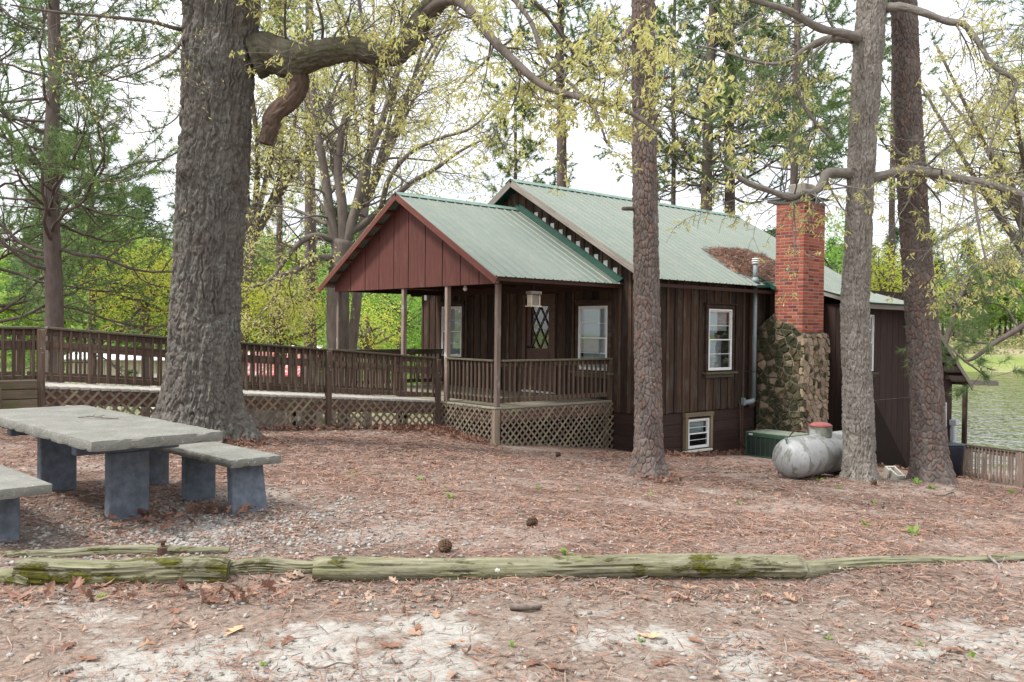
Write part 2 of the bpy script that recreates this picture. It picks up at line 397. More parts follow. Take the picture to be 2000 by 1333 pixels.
M_STOM = stone('mossy field stone', [(0, (.06, .05, .03)), (.4, (.14, .11, .065)), (.7, (.22, .19, .13)), (1, (.13, .085, .04))], (.37, .54))
M_CONC = NT('lichened concrete')
_a = M_CONC.noise(M_CONC.obj(), 3.2, 6, .65); _b = M_CONC.noise(M_CONC.obj(), 45, 4, .7); _l = M_CONC.noise(M_CONC.obj(), 34, 5, .75)
_c = M_CONC.ramp(_a, [(.3, (.125, .125, .113)), (.5, (.16, .157, .137)), (.7, (.195, .192, .175))]); _c = M_CONC.mix(M_CONC.mul(M_CONC.fr(M_CONC.noise(M_CONC.obj(), 11, 7, .75), .5, .66), .4), _c, (.1, .1, .078))
_c = M_CONC.mix(M_CONC.fr(_l, .6, .68), _c, (.36, .36, .33)); _c = M_CONC.mix(M_CONC.mul(M_CONC.fr(_b, .55, .8), .7), _c, (.065, .065, .055))
M_CONC = M_CONC.pbr(_c, .95, M_CONC.bump(_b, .6, .012), Specular_IOR_Level=.2)
M_LEG = plain('blue grey painted concrete', (.105, .122, .15), .8, .3, 14, bump=.4, stain=(.12, .11, .09), sf=(.56, .72), ss=4)
M_TANK = NT('silver tank paint')
_a = M_TANK.noise(M_TANK.obj((2, 2, .9), False), 2.2, 7, .7, .6); _b = M_TANK.noise(M_TANK.obj((5, 5, 1.2), False), 3.5, 6, .7)
_c = M_TANK.ramp(_a, [(.3, (.27, .275, .28)), (.5, (.36, .36, .36)), (.58, (.17, .175, .15)), (.75, (.3, .305, .3))])
_c = M_TANK.mix(M_TANK.mul(M_TANK.fr(_b, .5, .7), .5), _c, (.22, .24, .16)); M_TANK = M_TANK.pbr(_c, .5, None, Metallic=.15)
M_TRED = plain('faded red paint', (.33, .08, .07), .5, .15, stain=(.3, .25, .2), sf=(.6, .7), ss=6)
M_ACG = plain('green cabinet paint', (.025, .06, .035), .5, .2)
M_ACD = plain('dark grille', (.012, .02, .017), .6, .3)
M_ACT = plain('pale cabinet top', (.17, .19, .15), .8, .3, 9)
M_RUST = plain('rusty iron', (.085, .045, .03), .9, .4, 30)
M_BLOCK = plain('pale concrete block', (.55, .52, .45), .95, .12, 30, bump=.3)
M_BULB = plain('bulb glass', (.6, .56, .5), .2, .02)
M_FEED = plain('feeder wood', (.5, .44, .34), .8, .15); M_SEED = plain('feeder screen', (.2, .17, .14), .7, .2)
M_BIN = plain('dark blue plastic', (.012, .018, .03), .5, .1); M_METER = plain('meter grey', (.42, .45, .48), .45, .1)

def barkmat(name, a, b, c2=None, lich=None, lf=(.58, .7), fine=60, cell=False):
    m = NT(name); o = m.n('TexCoord').outputs['Object']
    n = m.noise(m.n('Mapping', None, Vector=o, Scale=(1, 1, .35)).outputs[0], 7, 6, .7); f = m.noise(o, fine, 4, .7)
    c = m.ramp(n, [(.3, a), (.7, b)])
    if cell:
        r = m.n('Attribute', {'attribute_name': 'rnd'}).outputs['Fac']
        c = m.mix(m.mul(m.fr(m.add(r, m.mul(m.noise(o, 2.5, 3, .6), .8)), .95, 1.35), .38), c, c2)
        c = m.mix(1.0, c, m.ramp(m.n('Math', {'operation': 'FRACT'}, i0=m.mul(r, 7.3)).outputs[0], [(0, (.82,) * 3), (1, (1.18,) * 3)]), 'MULTIPLY')
    if lich: c = m.mix(m.mul(m.fr(m.noise(o, 16, 5, .75), *lf), m.fr(m.noise(o, 1.6, 3, .6), .4, .6)), c, lich)
    c = m.mix(m.mul(f, .4), c, tuple(x * .5 for x in a))
    return m.pbr(c, .95, m.bump(f, .6, .012), Specular_IOR_Level=.15)
M_BOAK = barkmat('oak bark', (.08, .07, .061), (.165, .148, .13), (.175, .158, .14), (.2, .22, .19), (.5, .62), cell=True)
M_BOAK2 = barkmat('pale oak bark', (.17, .15, .13), (.3, .272, .242), (.32, .295, .265), (.24, .27, .22), (.62, .74), cell=True)
M_BPINE = barkmat('pine bark', (.1, .081, .073), (.205, .172, .155), (.21, .105, .072), None, cell=True)
M_BFAR = barkmat('grey bark', (.1, .082, .07), (.2, .17, .145), None, (.2, .21, .16))
M_BPF = barkmat('brown pine bark', (.085, .066, .06), (.17, .135, .12))
M_LIMB = barkmat('mossy limb bark', (.07, .06, .045), (.15, .135, .105), None, (.14, .165, .06), (.48, .62))
M_LOAK = leaf('spring oak leaf', [(.58, .45, .19), (.5, .5, .17), (.58, .57, .22), (.63, .59, .26), (.4, .45, .15)], .6)
M_LYEL = leaf('yellow green leaf', [(.56, .58, .09), (.66, .64, .11), (.46, .54, .08), (.72, .66, .14)], .6)
M_LGRN = leaf('fresh green leaf', [(.13, .28, .05), (.22, .4, .07), (.3, .48, .09), (.17, .33, .06)], .55)
M_PINE = leaf('pine needles', [(.09, .155, .06), (.14, .22, .08), (.21, .29, .1), (.12, .19, .085)], .5)
M_FARP = leaf('far pine crown', [(.045, .085, .035), (.07, .12, .05), (.09, .145, .06)], .3, objv=True)
M_FARG = leaf('far leaf crown', [(.16, .3, .06), (.26, .4, .08), (.34, .44, .09), (.2, .3, .08)], .45, objv=True)
M_STRAW = leaf('pine straw', [(.24, .115, .075), (.13, .08, .06), (.32, .175, .12), (.27, .22, .19), (.08, .055, .045)], .15)
M_LITT = leaf('dead leaf', [(.30, .17, .11), (.38, .25, .17), (.2, .1, .065), (.42, .31, .23), (.27, .2, .16)], .2)
M_LRED = leaf('rust dead leaf', [(.17, .08, .052), (.25, .14, .1), (.12, .06, .042)], .2)
M_PEB = NT('pebble'); _r = M_PEB.n('Attribute', {'attribute_name': 'rnd'}).outputs['Fac']
M_PEB = M_PEB.pbr(M_PEB.mix(M_PEB.fr(M_PEB.noise(M_PEB.obj(), 60, 3, .6), .3, .8), M_PEB.ramp(_r, [(0, (.1, .1, .097)), (.5, (.21, .205, .195)), (1, (.36, .35, .33))]), (.24, .21, .18)), .9, None, Specular_IOR_Level=.25)
M_STICK = plain('grey twig', (.13, .105, .085), .95, .35, 20)
M_WEED = leaf('weed leaf', [(.13, .24, .04), (.22, .33, .06), (.17, .28, .05)], .45)
M_CONE = plain('pine cone', (.10, .06, .035), .9, .4, 25)
M_BTAN = plain('beige metal siding', (.45, .44, .32), .6, .08); M_WROOF = plain('white roof', (.75, .76, .78), .5, .05)
M_RROOF = plain('red metal roof', (.4, .09, .08), .45, .2, 3, stain=(.6, .45, .45), sf=(.5, .62), ss=2.5); M_GREYW = wood('grey plank', (.13, .12, .11), (.3, .28, .26))

# ------------------------------------------------------------------ ground sheet
def axis(lo, hi, st, far_lo, far_hi, g=1.16):
    a = list(np.arange(lo, hi + 1e-6, st)); s = st
    while a[-1] < far_hi: s *= g; a.append(a[-1] + s)
    s = st; b = []
    x = lo
    while x > far_lo: s *= g; x -= s; b.append(x)
    return np.array(b[::-1] + a)
xs = axis(-3.5, 12.5, .06, -900, 700); ys = axis(-12, 6.5, .06, -500, 900)
gx, gy = np.meshgrid(xs, ys, indexing='ij'); gz = H(gx, gy)
s_, d_ = sd2(gx, gy)
mb = MB(); nx, ny = len(xs), len(ys)
i, j = np.meshgrid(np.arange(nx - 1), np.arange(ny - 1), indexing='ij')
mb.add(np.stack([gx, gy, gz], -1).reshape(-1, 3), np.stack([i * ny + j, (i + 1) * ny + j, (i + 1) * ny + j + 1, i * ny + j + 1], -1))
m = NT('yard ground'); o = m.n('TexCoord').outputs['Object']; sp = m.n('SeparateXYZ', None, Vector=o)
X, Y = sp.outputs[0], sp.outputs[1]
def lin(a, b, c): return m.add(m.add(m.mul(X, a), m.mul(Y, b)), c)
rel = lin(_ln[0], _ln[1], -(LOG0 @ _ln)); dd = lin(FH[0], FH[1], -(CP[:2] @ FH)); ss_ = lin(RH[0], RH[1], -(CP[:2] @ RH))
n1 = m.noise(o, .8, 6, .62); n3 = m.noise(o, 3.2, 6, .65); n9 = m.noise(o, 26, 5, .7); n60 = m.noise(o, 150, 3, .7)
straw = m.ramp(n9, [(.3, (.06, .037, .028)), (.5, (.15, .097, .075)), (.62, (.215, .15, .12)), (.75, (.3, .245, .21))])
straw = m.mix(m.mul(m.fr(n60, .45, .75), .5), straw, (.26, .185, .15))
straw = m.mix(m.mul(m.fr(m.noise(o, 1.1, 6, .7), .46, .62), .6), straw, m.ramp(n9, [(.3, (.045, .028, .021)), (.7, (.14, .082, .06))]))
sand = m.ramp(n9, [(.3, (.24, .225, .2)), (.7, (.38, .36, .33))]); sand = m.mix(m.mul(m.fr(n60, .5, .72), .6), sand, (.17, .145, .125))
duff = m.ramp(n9, [(.3, (.105, .08, .064)), (.6, (.22, .172, .14)), (.75, (.33, .275, .23))]); duff = m.mix(m.mul(m.fr(n60, .5, .7), .5), duff, (.4, .36, .31))
grav = m.ramp(n9, [(.3, (.07, .06, .053)), (.6, (.19, .165, .145)), (.75, (.27, .25, .225))])
# open sand lies in front of the edging, thinning towards it
fs = m.fr(m.add(m.add(n1, m.mul(n3, .55)), m.mul(rel, .10)), .86, 1.0)
front = m.fr(rel, -.05, .12)
c = m.mix(m.mul(front, .8), straw, duff)
c = m.mix(m.mul(m.mul(front, fs), m.fr(rel, .25, .6)), c, sand)
tx, ty = 4.6, -7.4
dt = m.n('VectorMath', {'operation': 'DISTANCE'}, i0=o, i1=m.n('CombineXYZ', None, X=tx + .6, Y=ty, Z=-.1)).outputs['Value']
c = m.mix(m.mul(m.mul(m.fr(m.add(dt, m.mul(n3, 1.6)), 3.1, 1.6), m.n('Math', {'operation': 'SUBTRACT'}, i0=1.0, i1=front).outputs[0]), .8), c, grav)
pale = m.mul(m.fr(m.noise(o, .6, 6, .68), .47, .62), m.n('Math', {'operation': 'SUBTRACT'}, i0=1.0, i1=front).outputs[0])
c = m.mix(m.mul(pale, .5), c, (.36, .31, .275))
grass = m.ramp(m.noise(o, .12, 5, .6), [(.3, (.1, .14, .035)), (.55, (.15, .185, .05)), (.7, (.27, .225, .145))])
c = m.mix(m.fr(dd, 36, 50), c, grass)
scrub = m.mix(m.fr(m.noise(o, .5, 5, .6), .4, .65), (.27, .215, .15), (.16, .165, .08))
c = m.mix(m.mul(m.fr(dd, 124, 140), m.fr(ss_, 20, 40)), c, scrub)
M_GROUND = m.pbr(c, .95, m.bump(m.add(n9, m.mul(n60, .5)), .7, .02), Specular_IOR_Level=.15)
ground = put('ground', mb.mesh('ground', M_GROUND, True)); ground['kind'] = 'structure'
# lake
m = NT('lake water'); o = m.n('TexCoord').outputs['Object']
w1 = m.noise(m.n('Mapping', None, Vector=o, Scale=(1, 1, 1)).outputs[0], .5, 2.5, .6); w2 = m.noise(o, 1.7, 2, .6)
M_WATER = m.pbr((.035, .036, .018), .05, m.bump(m.add(w1, m.mul(w2, .5)), 1.0, .13), Specular_IOR_Level=.5)
mb = MB(); wp = [CP[:2] + RH * a + FH * b for a, b in ((0, 20), (420, 20), (420, 112), (0, 112))]
mb.add([(q[0], q[1], LAKE) for q in wp], [(0, 1, 2, 3)])
obj('lake', mb, M_WATER, origin=(0, 0, 0))['kind'] = 'structure'

# ================================================================== cabin
LW = 3.07          # y of the cabin's front wall
EX = .944          # x of the long side wall
RX, RZ, PIT = -2.92, 4.783, .567
def mz(x): return RZ - PIT * abs(x - RX)          # main roof plane
PX, PZ = -2.97, 4.153
PPIT = (4.153 - 2.341) / 3.215
def pz(x): return PZ - PPIT * abs(x - PX)         # porch roof plane
cab = thing('cabin', 'dark brown wooden cabin with pale green metal roof and covered porch', 'cabin', (-2.9, 7.0, -1.2))

# --- front wall: core, boards, battens
mb = MB(); prof = [(-6.787, -.235), (EX, -.235), (EX, mz(EX) - .06), (RX, RZ - .06), (-6.787, mz(-6.787) - .06)]
mb.prism([(x, LW + .02, z) for x, z in prof], (0, .12, 0)); fwall = obj('front_wall', mb, M_DARK, cab)
pit = (EX + 6.787) / 29
DOOR = (-2.70, -1.73)
for k in range(29):
    x = -6.787 + pit * (k + .5); z0 = -.235
    if DOOR[0] - .02 < x < DOOR[1] + .02: z0 = 2.14
    plank('siding_board', (x, LW + .008, z0), (x, LW + .008, mz(x) - .10), pit - .006, .022, M_SID, fwall, (0, -1, 0))
for k in range(30):
    x = -6.787 + pit * k + .02; z0 = -.235
    if DOOR[0] < x < DOOR[1]: z0 = 2.16
    x = min(x, EX - .03)
    plank('batten', (x, LW - .014, z0), (x, LW - .014, mz(x) - .12), .065 + .02 * random.random(), .022, M_BAT, fwall, (0, -1, 0))
# --- long side wall
YE = 8.75
mb = MB(); mb.box((EX - .07, (LW + .02 + 14.2) / 2, (2.54 - .235) / 2), (.1, 14.2 - LW - .02, 2.54 + .235)); swall = obj('side_wall', mb, M_DARK, cab)
n = 22; pit2 = (YE - LW) / n
for k in range(n):
    y = LW + pit2 * (k + .5)
    plank('siding_board', (EX - .008, y, -.233 + random.uniform(-.012, .008)), (EX - .008, y, 2.5), pit2 - .008, .022, M_SID, swall, (1, 0, 0))
    plank('batten', (EX + .014, y + pit2 / 2, -.228 + random.uniform(-.02, .012)), (EX + .014, y + pit2 / 2, 2.5), .06 + .025 * random.random(), .022, M_BAT, swall, (1, 0, 0))
plank('corner_board', (EX + .006, LW + .03, -.24), (EX + .006, LW + .03, 2.5), .1, .03, M_BAT, swall, (1, 0, 0))
# --- basement skirting of wide horizontal boards
mb = MB(); mb.box((EX - .09, 5.0, -.95), (.08, 3.9, 1.42)); mb.box((.4, LW + .075, -.95), (.98, .08, 1.42)); mb.box((-3.3, LW + .2, -1.1), (6.4, .08, 1.7))
skirt = obj('basement_wall', mb, M_DARK, cab)
for k in range(5):
    z = -.355 - .232 * k
    plank('skirting_board', (EX - .03, LW + .045, z), (EX - .03, 6.64, z), .228, .026, M_PANW, skirt, (1, 0, 0))
    plank('skirting_board', (.0, LW + .03, z), (EX - .018, LW + .03, z), .228, .026, M_PANW, skirt, (0, -1, 0))

# --- windows: local x to the right along the wall, y out of the wall, z up
def window(origin, xdir, w, h, parent, kind='blind', casing=True, cm=M_BAT, label=None, lift=0.0, muntin=True):
    xd = Vector(xdir).normalized(); z = Vector((0, 0, 1)); yd = z.cross(xd)          # yd points into the wall
    M = Matrix(((xd.x, -yd.x, 0, origin[0]), (xd.y, -yd.y, 0, origin[1]), (0, 0, 1, origin[2]), (0, 0, 0, 1)))
    # M maps local (x, outwards, z); mirrored basis is kept right-handed by flipping x
    def B(mb, x0, x1, y0, y1, z0, z1, b=.002):
        c = Vector(((x0 + x1) / 2, (y0 + y1) / 2, (z0 + z1) / 2)); cw = M @ c
        R3 = Matrix((xd, -yd, z)).transposed()
        V, Q, T = boxgeo(abs(x1 - x0), abs(y1 - y0), abs(z1 - z0), b)
        if R3.determinant() < 0: Q = Q[:, ::-1]; T = T[:, ::-1] if len(T) else T
        mb.add(V @ np.array(R3).T + np.array(cw), Q, T)
    f = .032; mb = MB()
    for a in ((-w / 2, -w / 2 + f, 0, h), (w / 2 - f, w / 2, 0, h), (-w / 2 + f, w / 2 - f, 0, f), (-w / 2 + f, w / 2 - f, h - f, h)): B(mb, a[0], a[1], -.02, .05, a[2], a[3])
    W = obj('window', mb, M_WHITE, parent)
    if label: W['label'] = label
    for z0, z1, y in ((f, h / 2 + .015, .036), (h / 2 - .015, h - f, .018)):
        mb = MB(); t = .026
        B(mb, -w / 2 + f, w / 2 - f, y - .012, y + .008, z0, z0 + t); B(mb, -w / 2 + f, w / 2 - f, y - .012, y + .008, z1 - t, z1)
        B(mb, -w / 2 + f, -w / 2 + f + t, y - .012, y + .008, z0 + t, z1 - t); B(mb, w / 2 - f - t, w / 2 - f, y - .012, y + .008, z0 + t, z1 - t)
        if muntin: B(mb, -w / 2 + f + t, w / 2 - f - t, y - .008, y + .004, (z0 + z1) / 2 - .006, (z0 + z1) / 2 + .006)
        obj('sash', mb, M_WHITE, W)
        mb = MB(); B(mb, -w / 2 + f + t - .004, w / 2 - f - t + .004, y - .004, y - .001, z0 + t - .004, z1 - t + .004, 0); obj('pane', mb, M_GLASS, W)
    mb = MB(); zb = {'blind': h * .04, 'half': h * .66, 'shade': h * .5, 'none': h}[kind]
    if zb < h - .1:
        k = 0; zz = h - .06
        while zz > zb:
            V, Q, T = boxgeo(w - .12, .022, .0016); R3 = Matrix((xd, -yd, z)).transposed() @ Matrix.Rotation(1.2, 3, 'X')
            mb.add(V @ np.array(R3).T + np.array(M @ Vector((0, -.055, zz))), Q, T); zz -= .024; k += 1
        B(mb, -w / 2 + .06, w / 2 - .06, -.075, -.04, h - .055, h - .03, 0); B(mb, -w / 2 + .06, w / 2 - .06, -.068, -.045, zb - .012, zb, 0)
        obj('blind', mb, M_BLIND, W)
    mb = MB()
    if kind == 'half': B(mb, -w / 2 + .05, w / 2 - .05, -.2, -.19, .03, h * .5, 0); obj('shade', mb, M_CURT, W); mb = MB()
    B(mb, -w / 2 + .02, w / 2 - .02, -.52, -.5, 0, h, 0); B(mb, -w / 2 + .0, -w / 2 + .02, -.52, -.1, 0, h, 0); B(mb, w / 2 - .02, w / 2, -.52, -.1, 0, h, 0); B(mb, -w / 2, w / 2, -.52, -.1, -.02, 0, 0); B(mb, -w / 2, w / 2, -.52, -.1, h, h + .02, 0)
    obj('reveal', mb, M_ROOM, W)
    if casing:
        c = .085; mb = MB()
        B(mb, -w / 2 - c, -w / 2 - .001, -.03, .056, -.01, h + .01); B(mb, w / 2 + .001, w / 2 + c, -.03, .056, -.01, h + .01)
        B(mb, -w / 2 - c, w / 2 + c, -.03, .058, h + .012, h + .1); B(mb, -w / 2 - c - .04, w / 2 + c + .04, -.03, .1, h + .102, h + .125)
        obj('casing', mb, cm, W)
        mb = MB(); B(mb, -w / 2 - c - .06, w / 2 + c + .06, -.03, .12, -.075, -.035); B(mb, -w / 2 - c, w / 2 + c, -.03, .055, -.15, -.077); obj('sill', mb, M_CAP, W)
    return W
# openings are cut so that the panes look into a dark room: walls behind windows are recessed boxes
def cut(ob, boxes):
    for k, (c, s) in enumerate(boxes):
        V, Q, T = boxgeo(*s); cm = MB().add(V + np.array(c), Q, T).mesh('cut'); co = bpy.data.objects.new('cut', cm); COL.objects.link(co)
        md = ob.modifiers.new('cut', 'BOOLEAN'); md.object = co; md.operation = 'DIFFERENCE'; md.solver = 'EXACT'
        bpy.context.view_layer.update(); dg = bpy.context.evaluated_depsgraph_get()
        me = bpy.data.meshes.new_from_object(ob.evaluated_get(dg)); ob.modifiers.clear(); ob.data = me
        bpy.data.objects.remove(co); bpy.data.meshes.remove(cm)
WINS = [((-.558, 1.25), .84, 1.33), ((-5.45, 1.34), .84, 1.25)]
front_open = [((-.558, LW, 1.25), (.82, .8, 1.30)), ((-5.45, LW, 1.34), (.82, .8, 1.22)), ((-2.213, LW, 1.08), (.9, .8, 2.06))]
side_open = [((EX, 5.278, 1.243), (.8, .8, 1.26))]
cut(fwall, front_open); cut(swall, side_open)
def split_boards(parent, axis, opens):
    """saw the boards that cross a window opening into the piece above and the piece below it"""
    for o_ in list(parent.children):
        if not o_.name.startswith(('siding', 'batten')): continue
        Mw = WM[o_.name]; c = Mw.translation; Ln = max(v.co.x for v in o_.data.vertices) * 2; w = max(v.co.y for v in o_.data.vertices) * 2; t = max(v.co.z for v in o_.data.vertices) * 2
        z0, z1 = c.z - Ln / 2, c.z + Ln / 2
        for (oc, os) in opens:
            a = (c.x - oc[0]) if axis == 0 else (c.y - oc[1]); hw = os[0 if axis == 0 else 1] / 2
            if abs(a) < hw + w / 2 - .01 and z1 > oc[2] - os[2] / 2:
                lo, hi = oc[2] - os[2] / 2 - .02, oc[2] + os[2] / 2 + .02; up = (0, -1, 0) if axis == 0 else (1, 0, 0)
                mat = o_.data.materials[0]; nm = o_.name.split('.')[0]
                if lo - z0 > .05: plank(nm, (c.x, c.y, z0), (c.x, c.y, lo), w, t, mat, parent, up)
                if z1 - hi > .05: plank(nm, (c.x, c.y, hi), (c.x, c.y, z1), w, t, mat, parent, up)
                bpy.data.objects.remove(o_); break
split_boards(fwall, 0, front_open[:2]); split_boards(swall, 1, side_open)
window((-.558, LW, .585), (1, 0, 0), .84, 1.33, cab, 'blind', label='window with closed white blinds beside the front door')
window((-5.45, LW, .715), (1, 0, 0), .84, 1.25, cab, 'blind', label='narrow looking window behind the porch post')
window((EX, 5.278, .6), (0, 1, 0), .82, 1.285, cab, 'half', label='side wall window with half lowered blind')
bw = window((EX, 4.585, -.985), (0, 1, 0), .70, .60, cab, 'shade', casing=False, label='small basement window in a raw wood frame')
cut(skirt, [((EX, 4.585, -.69), (.5, .68, .58))])
for o_ in list(skirt.children):
    c = WM[o_.name].translation
    if abs(c.x - (EX - .03)) < .01 and -1.0 < c.z < -.36:
        bpy.data.objects.remove(o_); continue
for k in range(5):
    z = -.355 - .232 * k
    if -1.0 < z < -.36:
        plank('skirting_board', (EX - .03, LW + .045, z), (EX - .03, 4.21, z), .228, .026, M_PANW, skirt, (1, 0, 0))
        plank('skirting_board', (EX - .03, 4.96, z), (EX - .03, 6.64, z), .228, .026, M_PANW, skirt, (1, 0, 0))
rw = wood('raw window frame', (.16, .12, .075), (.3, .24, .16), .85)
for a, b, up in (((EX + .03, 4.175, -1.0), (EX + .03, 4.175, -.26), (1, 0, 0)), ((EX + .03, 4.995, -1.0), (EX + .03, 4.995, -.26), (1, 0, 0)), ((EX + .034, 4.11, -.295), (EX + .034, 5.06, -.295), (1, 0, 0))):
    plank('frame_board', a, b, .08, .09, rw, bw, up)
mb = MB(); mb.box((EX + .03, 4.585, -1.04), (.1, .9, .05), b=.01); obj('sill', mb, M_BLOCK, bw)

# --- front door with a diamond-leaded light
mb = MB(); dx0, dx1, dz0, dz1 = -2.644, -1.782, .07, 2.1; yd0 = LW + .0
gz0, gz1, gx0, gx1 = 1.0, 1.93, dx0 + .14, dx1 - .14
for a in ((dx0, gx0, dz0, dz1), (gx1, dx1, dz0, dz1), (gx0, gx1, gz1, dz1), (gx0, gx1, dz0, gz0)): mb.box(((a[0] + a[1]) / 2, yd0, (a[2] + a[3]) / 2), (a[1] - a[0], .045, a[3] - a[2]), b=.003)
door = obj('door', mb, M_DOOR, cab); door['label'] = 'brown wooden front door with diamond paned glass'
mb = MB(); cx, cz = (gx0 + gx1) / 2, (gz0 + gz1) / 2; gw, gh = gx1 - gx0, gz1 - gz0
for k in range(-3, 4):
    for sgn in (1, -1):
        # diagonal bars clipped to the light
        sl = 1.62 * sgn; pts = []
        for zz in (gz0, gz1):
            x = cx + k * gw / 2 + (zz - cz) / sl
            if gx0 <= x <= gx1: pts.append((x, zz))
        for x in (gx0, gx1):
            zz = cz + (x - cx - k * gw / 2) * sl
            if gz0 < zz < gz1: pts.append((x, zz))
        if len(pts) >= 2: mb.bar((pts[0][0], yd0 - .012 - .004 * (sgn > 0), pts[0][1]), (pts[1][0], yd0 - .012 - .004 * (sgn > 0), pts[1][1]), .022, .014, (0, -1, 0))
obj('muntin', mb, M_DOOR, door)
mb = MB(); mb.box((cx, yd0 + .006, cz), (gw, .004, gh)); obj('pane', mb, M_GLASS, door)
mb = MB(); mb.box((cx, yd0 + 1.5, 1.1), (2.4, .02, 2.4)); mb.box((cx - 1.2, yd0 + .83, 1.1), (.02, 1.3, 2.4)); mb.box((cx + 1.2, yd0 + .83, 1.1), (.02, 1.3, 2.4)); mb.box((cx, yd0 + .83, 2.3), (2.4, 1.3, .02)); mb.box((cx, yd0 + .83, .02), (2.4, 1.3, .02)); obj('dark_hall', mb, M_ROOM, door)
mb = MB()
for x0, z0, x1, z1 in ((gx0 + .02, .2, gx1 - .02, .88), (gx0 + .02, .88, gx1 - .02, .2)): mb.bar((x0, yd0 - .026, z0), (x1, yd0 - .026, z1), .07, .012 + .002 * (z0 > .5), (0, -1, 0), .003)
for a, b in (((gx0 - .01, .17), (gx1 + .01, .17)), ((gx0 - .01, .92), (gx1 + .01, .92)), ((gx0, .17), (gx0, .92)), ((gx1, .17), (gx1, .92))): mb.bar((a[0], yd0 - .0265, a[1]), (b[0], yd0 - .0265, b[1]), .05, .018, (0, -1, 0), .003)
obj('door_panel', mb, M_DOOR, door)
mb = MB(); mb.tube([(dx0 + .07, yd0 - .02, 1.02), (dx0 + .07, yd0 - .07, 1.02)], .028, 10); mb.tube([(dx0 + .07, yd0 - .07, 1.02), (dx0 + .12, yd0 - .075, 1.02), (dx0 + .19, yd0 - .07, 1.015)], [.014, .012, .009], 8)
obj('door_handle', mb, M_BLACK, door)
mb = MB()
for a in ((dx0 - .1, dx0 - .004, dz0, 2.2), (dx1 + .004, dx1 + .1, dz0, 2.2), (dx0 - .003, dx1 + .003, 2.104, 2.2)): mb.box(((a[0] + a[1]) / 2, LW - .03, (a[2] + a[3]) / 2), (a[1] - a[0], .075, a[3] - a[2]), b=.004)
obj('door_frame', mb, M_DOOR, door)
mb = MB(); mb.box(((dx0 + dx1) / 2, LW - .05, .035), (dx1 - dx0 + .1, .14, .04), b=.005); obj('threshold', mb, M_WHITE, door)

# --- porch floor
GX = -5.93
mb = MB(); mb.box((GX / 2, -.0 + .06, -.135), (-GX - .06, .04, .19)); mb.box((-.06, LW / 2, -.135), (.04, LW - .1, .19)); mb.box((GX + .06, LW / 2, -.135), (.04, LW - .1, .19))
for k in range(8): mb.box((GX * (k + .5) / 8, LW / 2, -.14), (.04, LW - .16, .17))
pf = obj('porch_floor', mb, M_RAIL, cab)
n = 43; wb = -GX / n
for k in range(n):
    x = -wb * (k + .5); e = random.uniform(-.012, .012)
    plank('deck_board', (x, -.02 + e, -.019 + random.uniform(-.0015, .0015)), (x, LW - .03, -.019), wb - .006, .036, M_DECK, pf, (0, 0, 1), .005)
# support posts under the floor and porch posts
for x, y in ((-.05, .05), (-.05, 2.9), (-1.72, .05), (-3.1, .1), (GX + .05, .1), (GX + .05, 2.9), (-3.1, 1.6)):
    z0 = h1(x, y) - .25; plank('floor_post', (x, y, z0), (x, y, -.045), .09, .09, M_LAT, pf, (0, -1, 0), .006)
for x in (-.085, -1.61, -3.13, -5.84):
    o_ = plank('porch_post', (x, .075, -.0), (x, .075, 2.235), .09, .09, M_POST, cab, (0, -1, 0), .008)
# --- porch beams
for a, b in (((-.085, .07, 2.15), (-.085, LW - .04, 2.15)), ((-5.84, .07, 2.15), (-5.84, LW - .04, 2.15))): plank('porch_beam', (a[0], a[1], 2.3), (b[0], b[1], 2.3), .12, .04, M_BEAM, cab, (1, 0, 0))
plank('porch_beam', (GX + .08, .1, 2.30), (-.08, .1, 2.30), .13, .04, M_BEAM, cab, (0, -1, 0))
plank('porch_beam', (GX, LW - .05, 2.33), (-.03, LW - .05, 2.33), .2, .04, M_BEAM, cab, (0, -1, 0))
for k in range(9):
    x = -.6 - .6 * k; plank('ceiling_joist', (x, .16, 2.42), (x, LW - .08, 2.42), .04, .1, M_BEAM, cab, (0, 0, 1))
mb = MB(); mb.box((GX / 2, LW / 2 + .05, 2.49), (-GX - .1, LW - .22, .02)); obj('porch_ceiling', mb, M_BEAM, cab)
# --- porch gable: separate sheets with open joints over a dark backing
mb = MB(); y0 = .035; ox = .0
mb.prism([(GX + .02, y0, 2.27), (-.02, y0, 2.27), (-.02, y0, pz(0) - .07), (PX, y0, PZ - .1), (GX + .02, y0, pz(GX) - .07)], (0, .03, 0)); gab = obj('porch_gable', mb, M_DARK, cab)
seams = [GX, -5.21, -4.59, -4.02, -3.44, -2.89, -2.29, -1.71, -1.13, -.56, 0.0]
for a, b in zip(seams, seams[1:]):
    a2, b2 = a + .012, b - .012; top = [(b2, pz(b2) - .045)]
    if a2 < PX < b2: top.append((PX, PZ - .045))
    top.append((a2, pz(a2) - .045)); dy = random.uniform(0, .006)
    mb = MB(); cx = (a + b) / 2
    mb.prism([(a2, y0 - .022 - dy, 2.235), (b2, y0 - .022 - dy, 2.235)] + [(x, y0 - .022 - dy, z) for x, z in top], (0, .018, 0))
    # long axis of the grain is vertical: rotate the local frame
    o_ = obj('gable_panel', mb, M_RED, gab, origin=(cx, y0, 2.6)); o_.data.transform(Matrix.Rotation(math.pi / 2, 4, 'Y')); Mx = Matrix.Translation((cx, y0, 2.6)) @ Matrix.Rotation(-math.pi / 2, 4, 'Y')
    WM[o_.name] = Mx; o_.matrix_basis = WM[gab.name].inverted() @ Mx

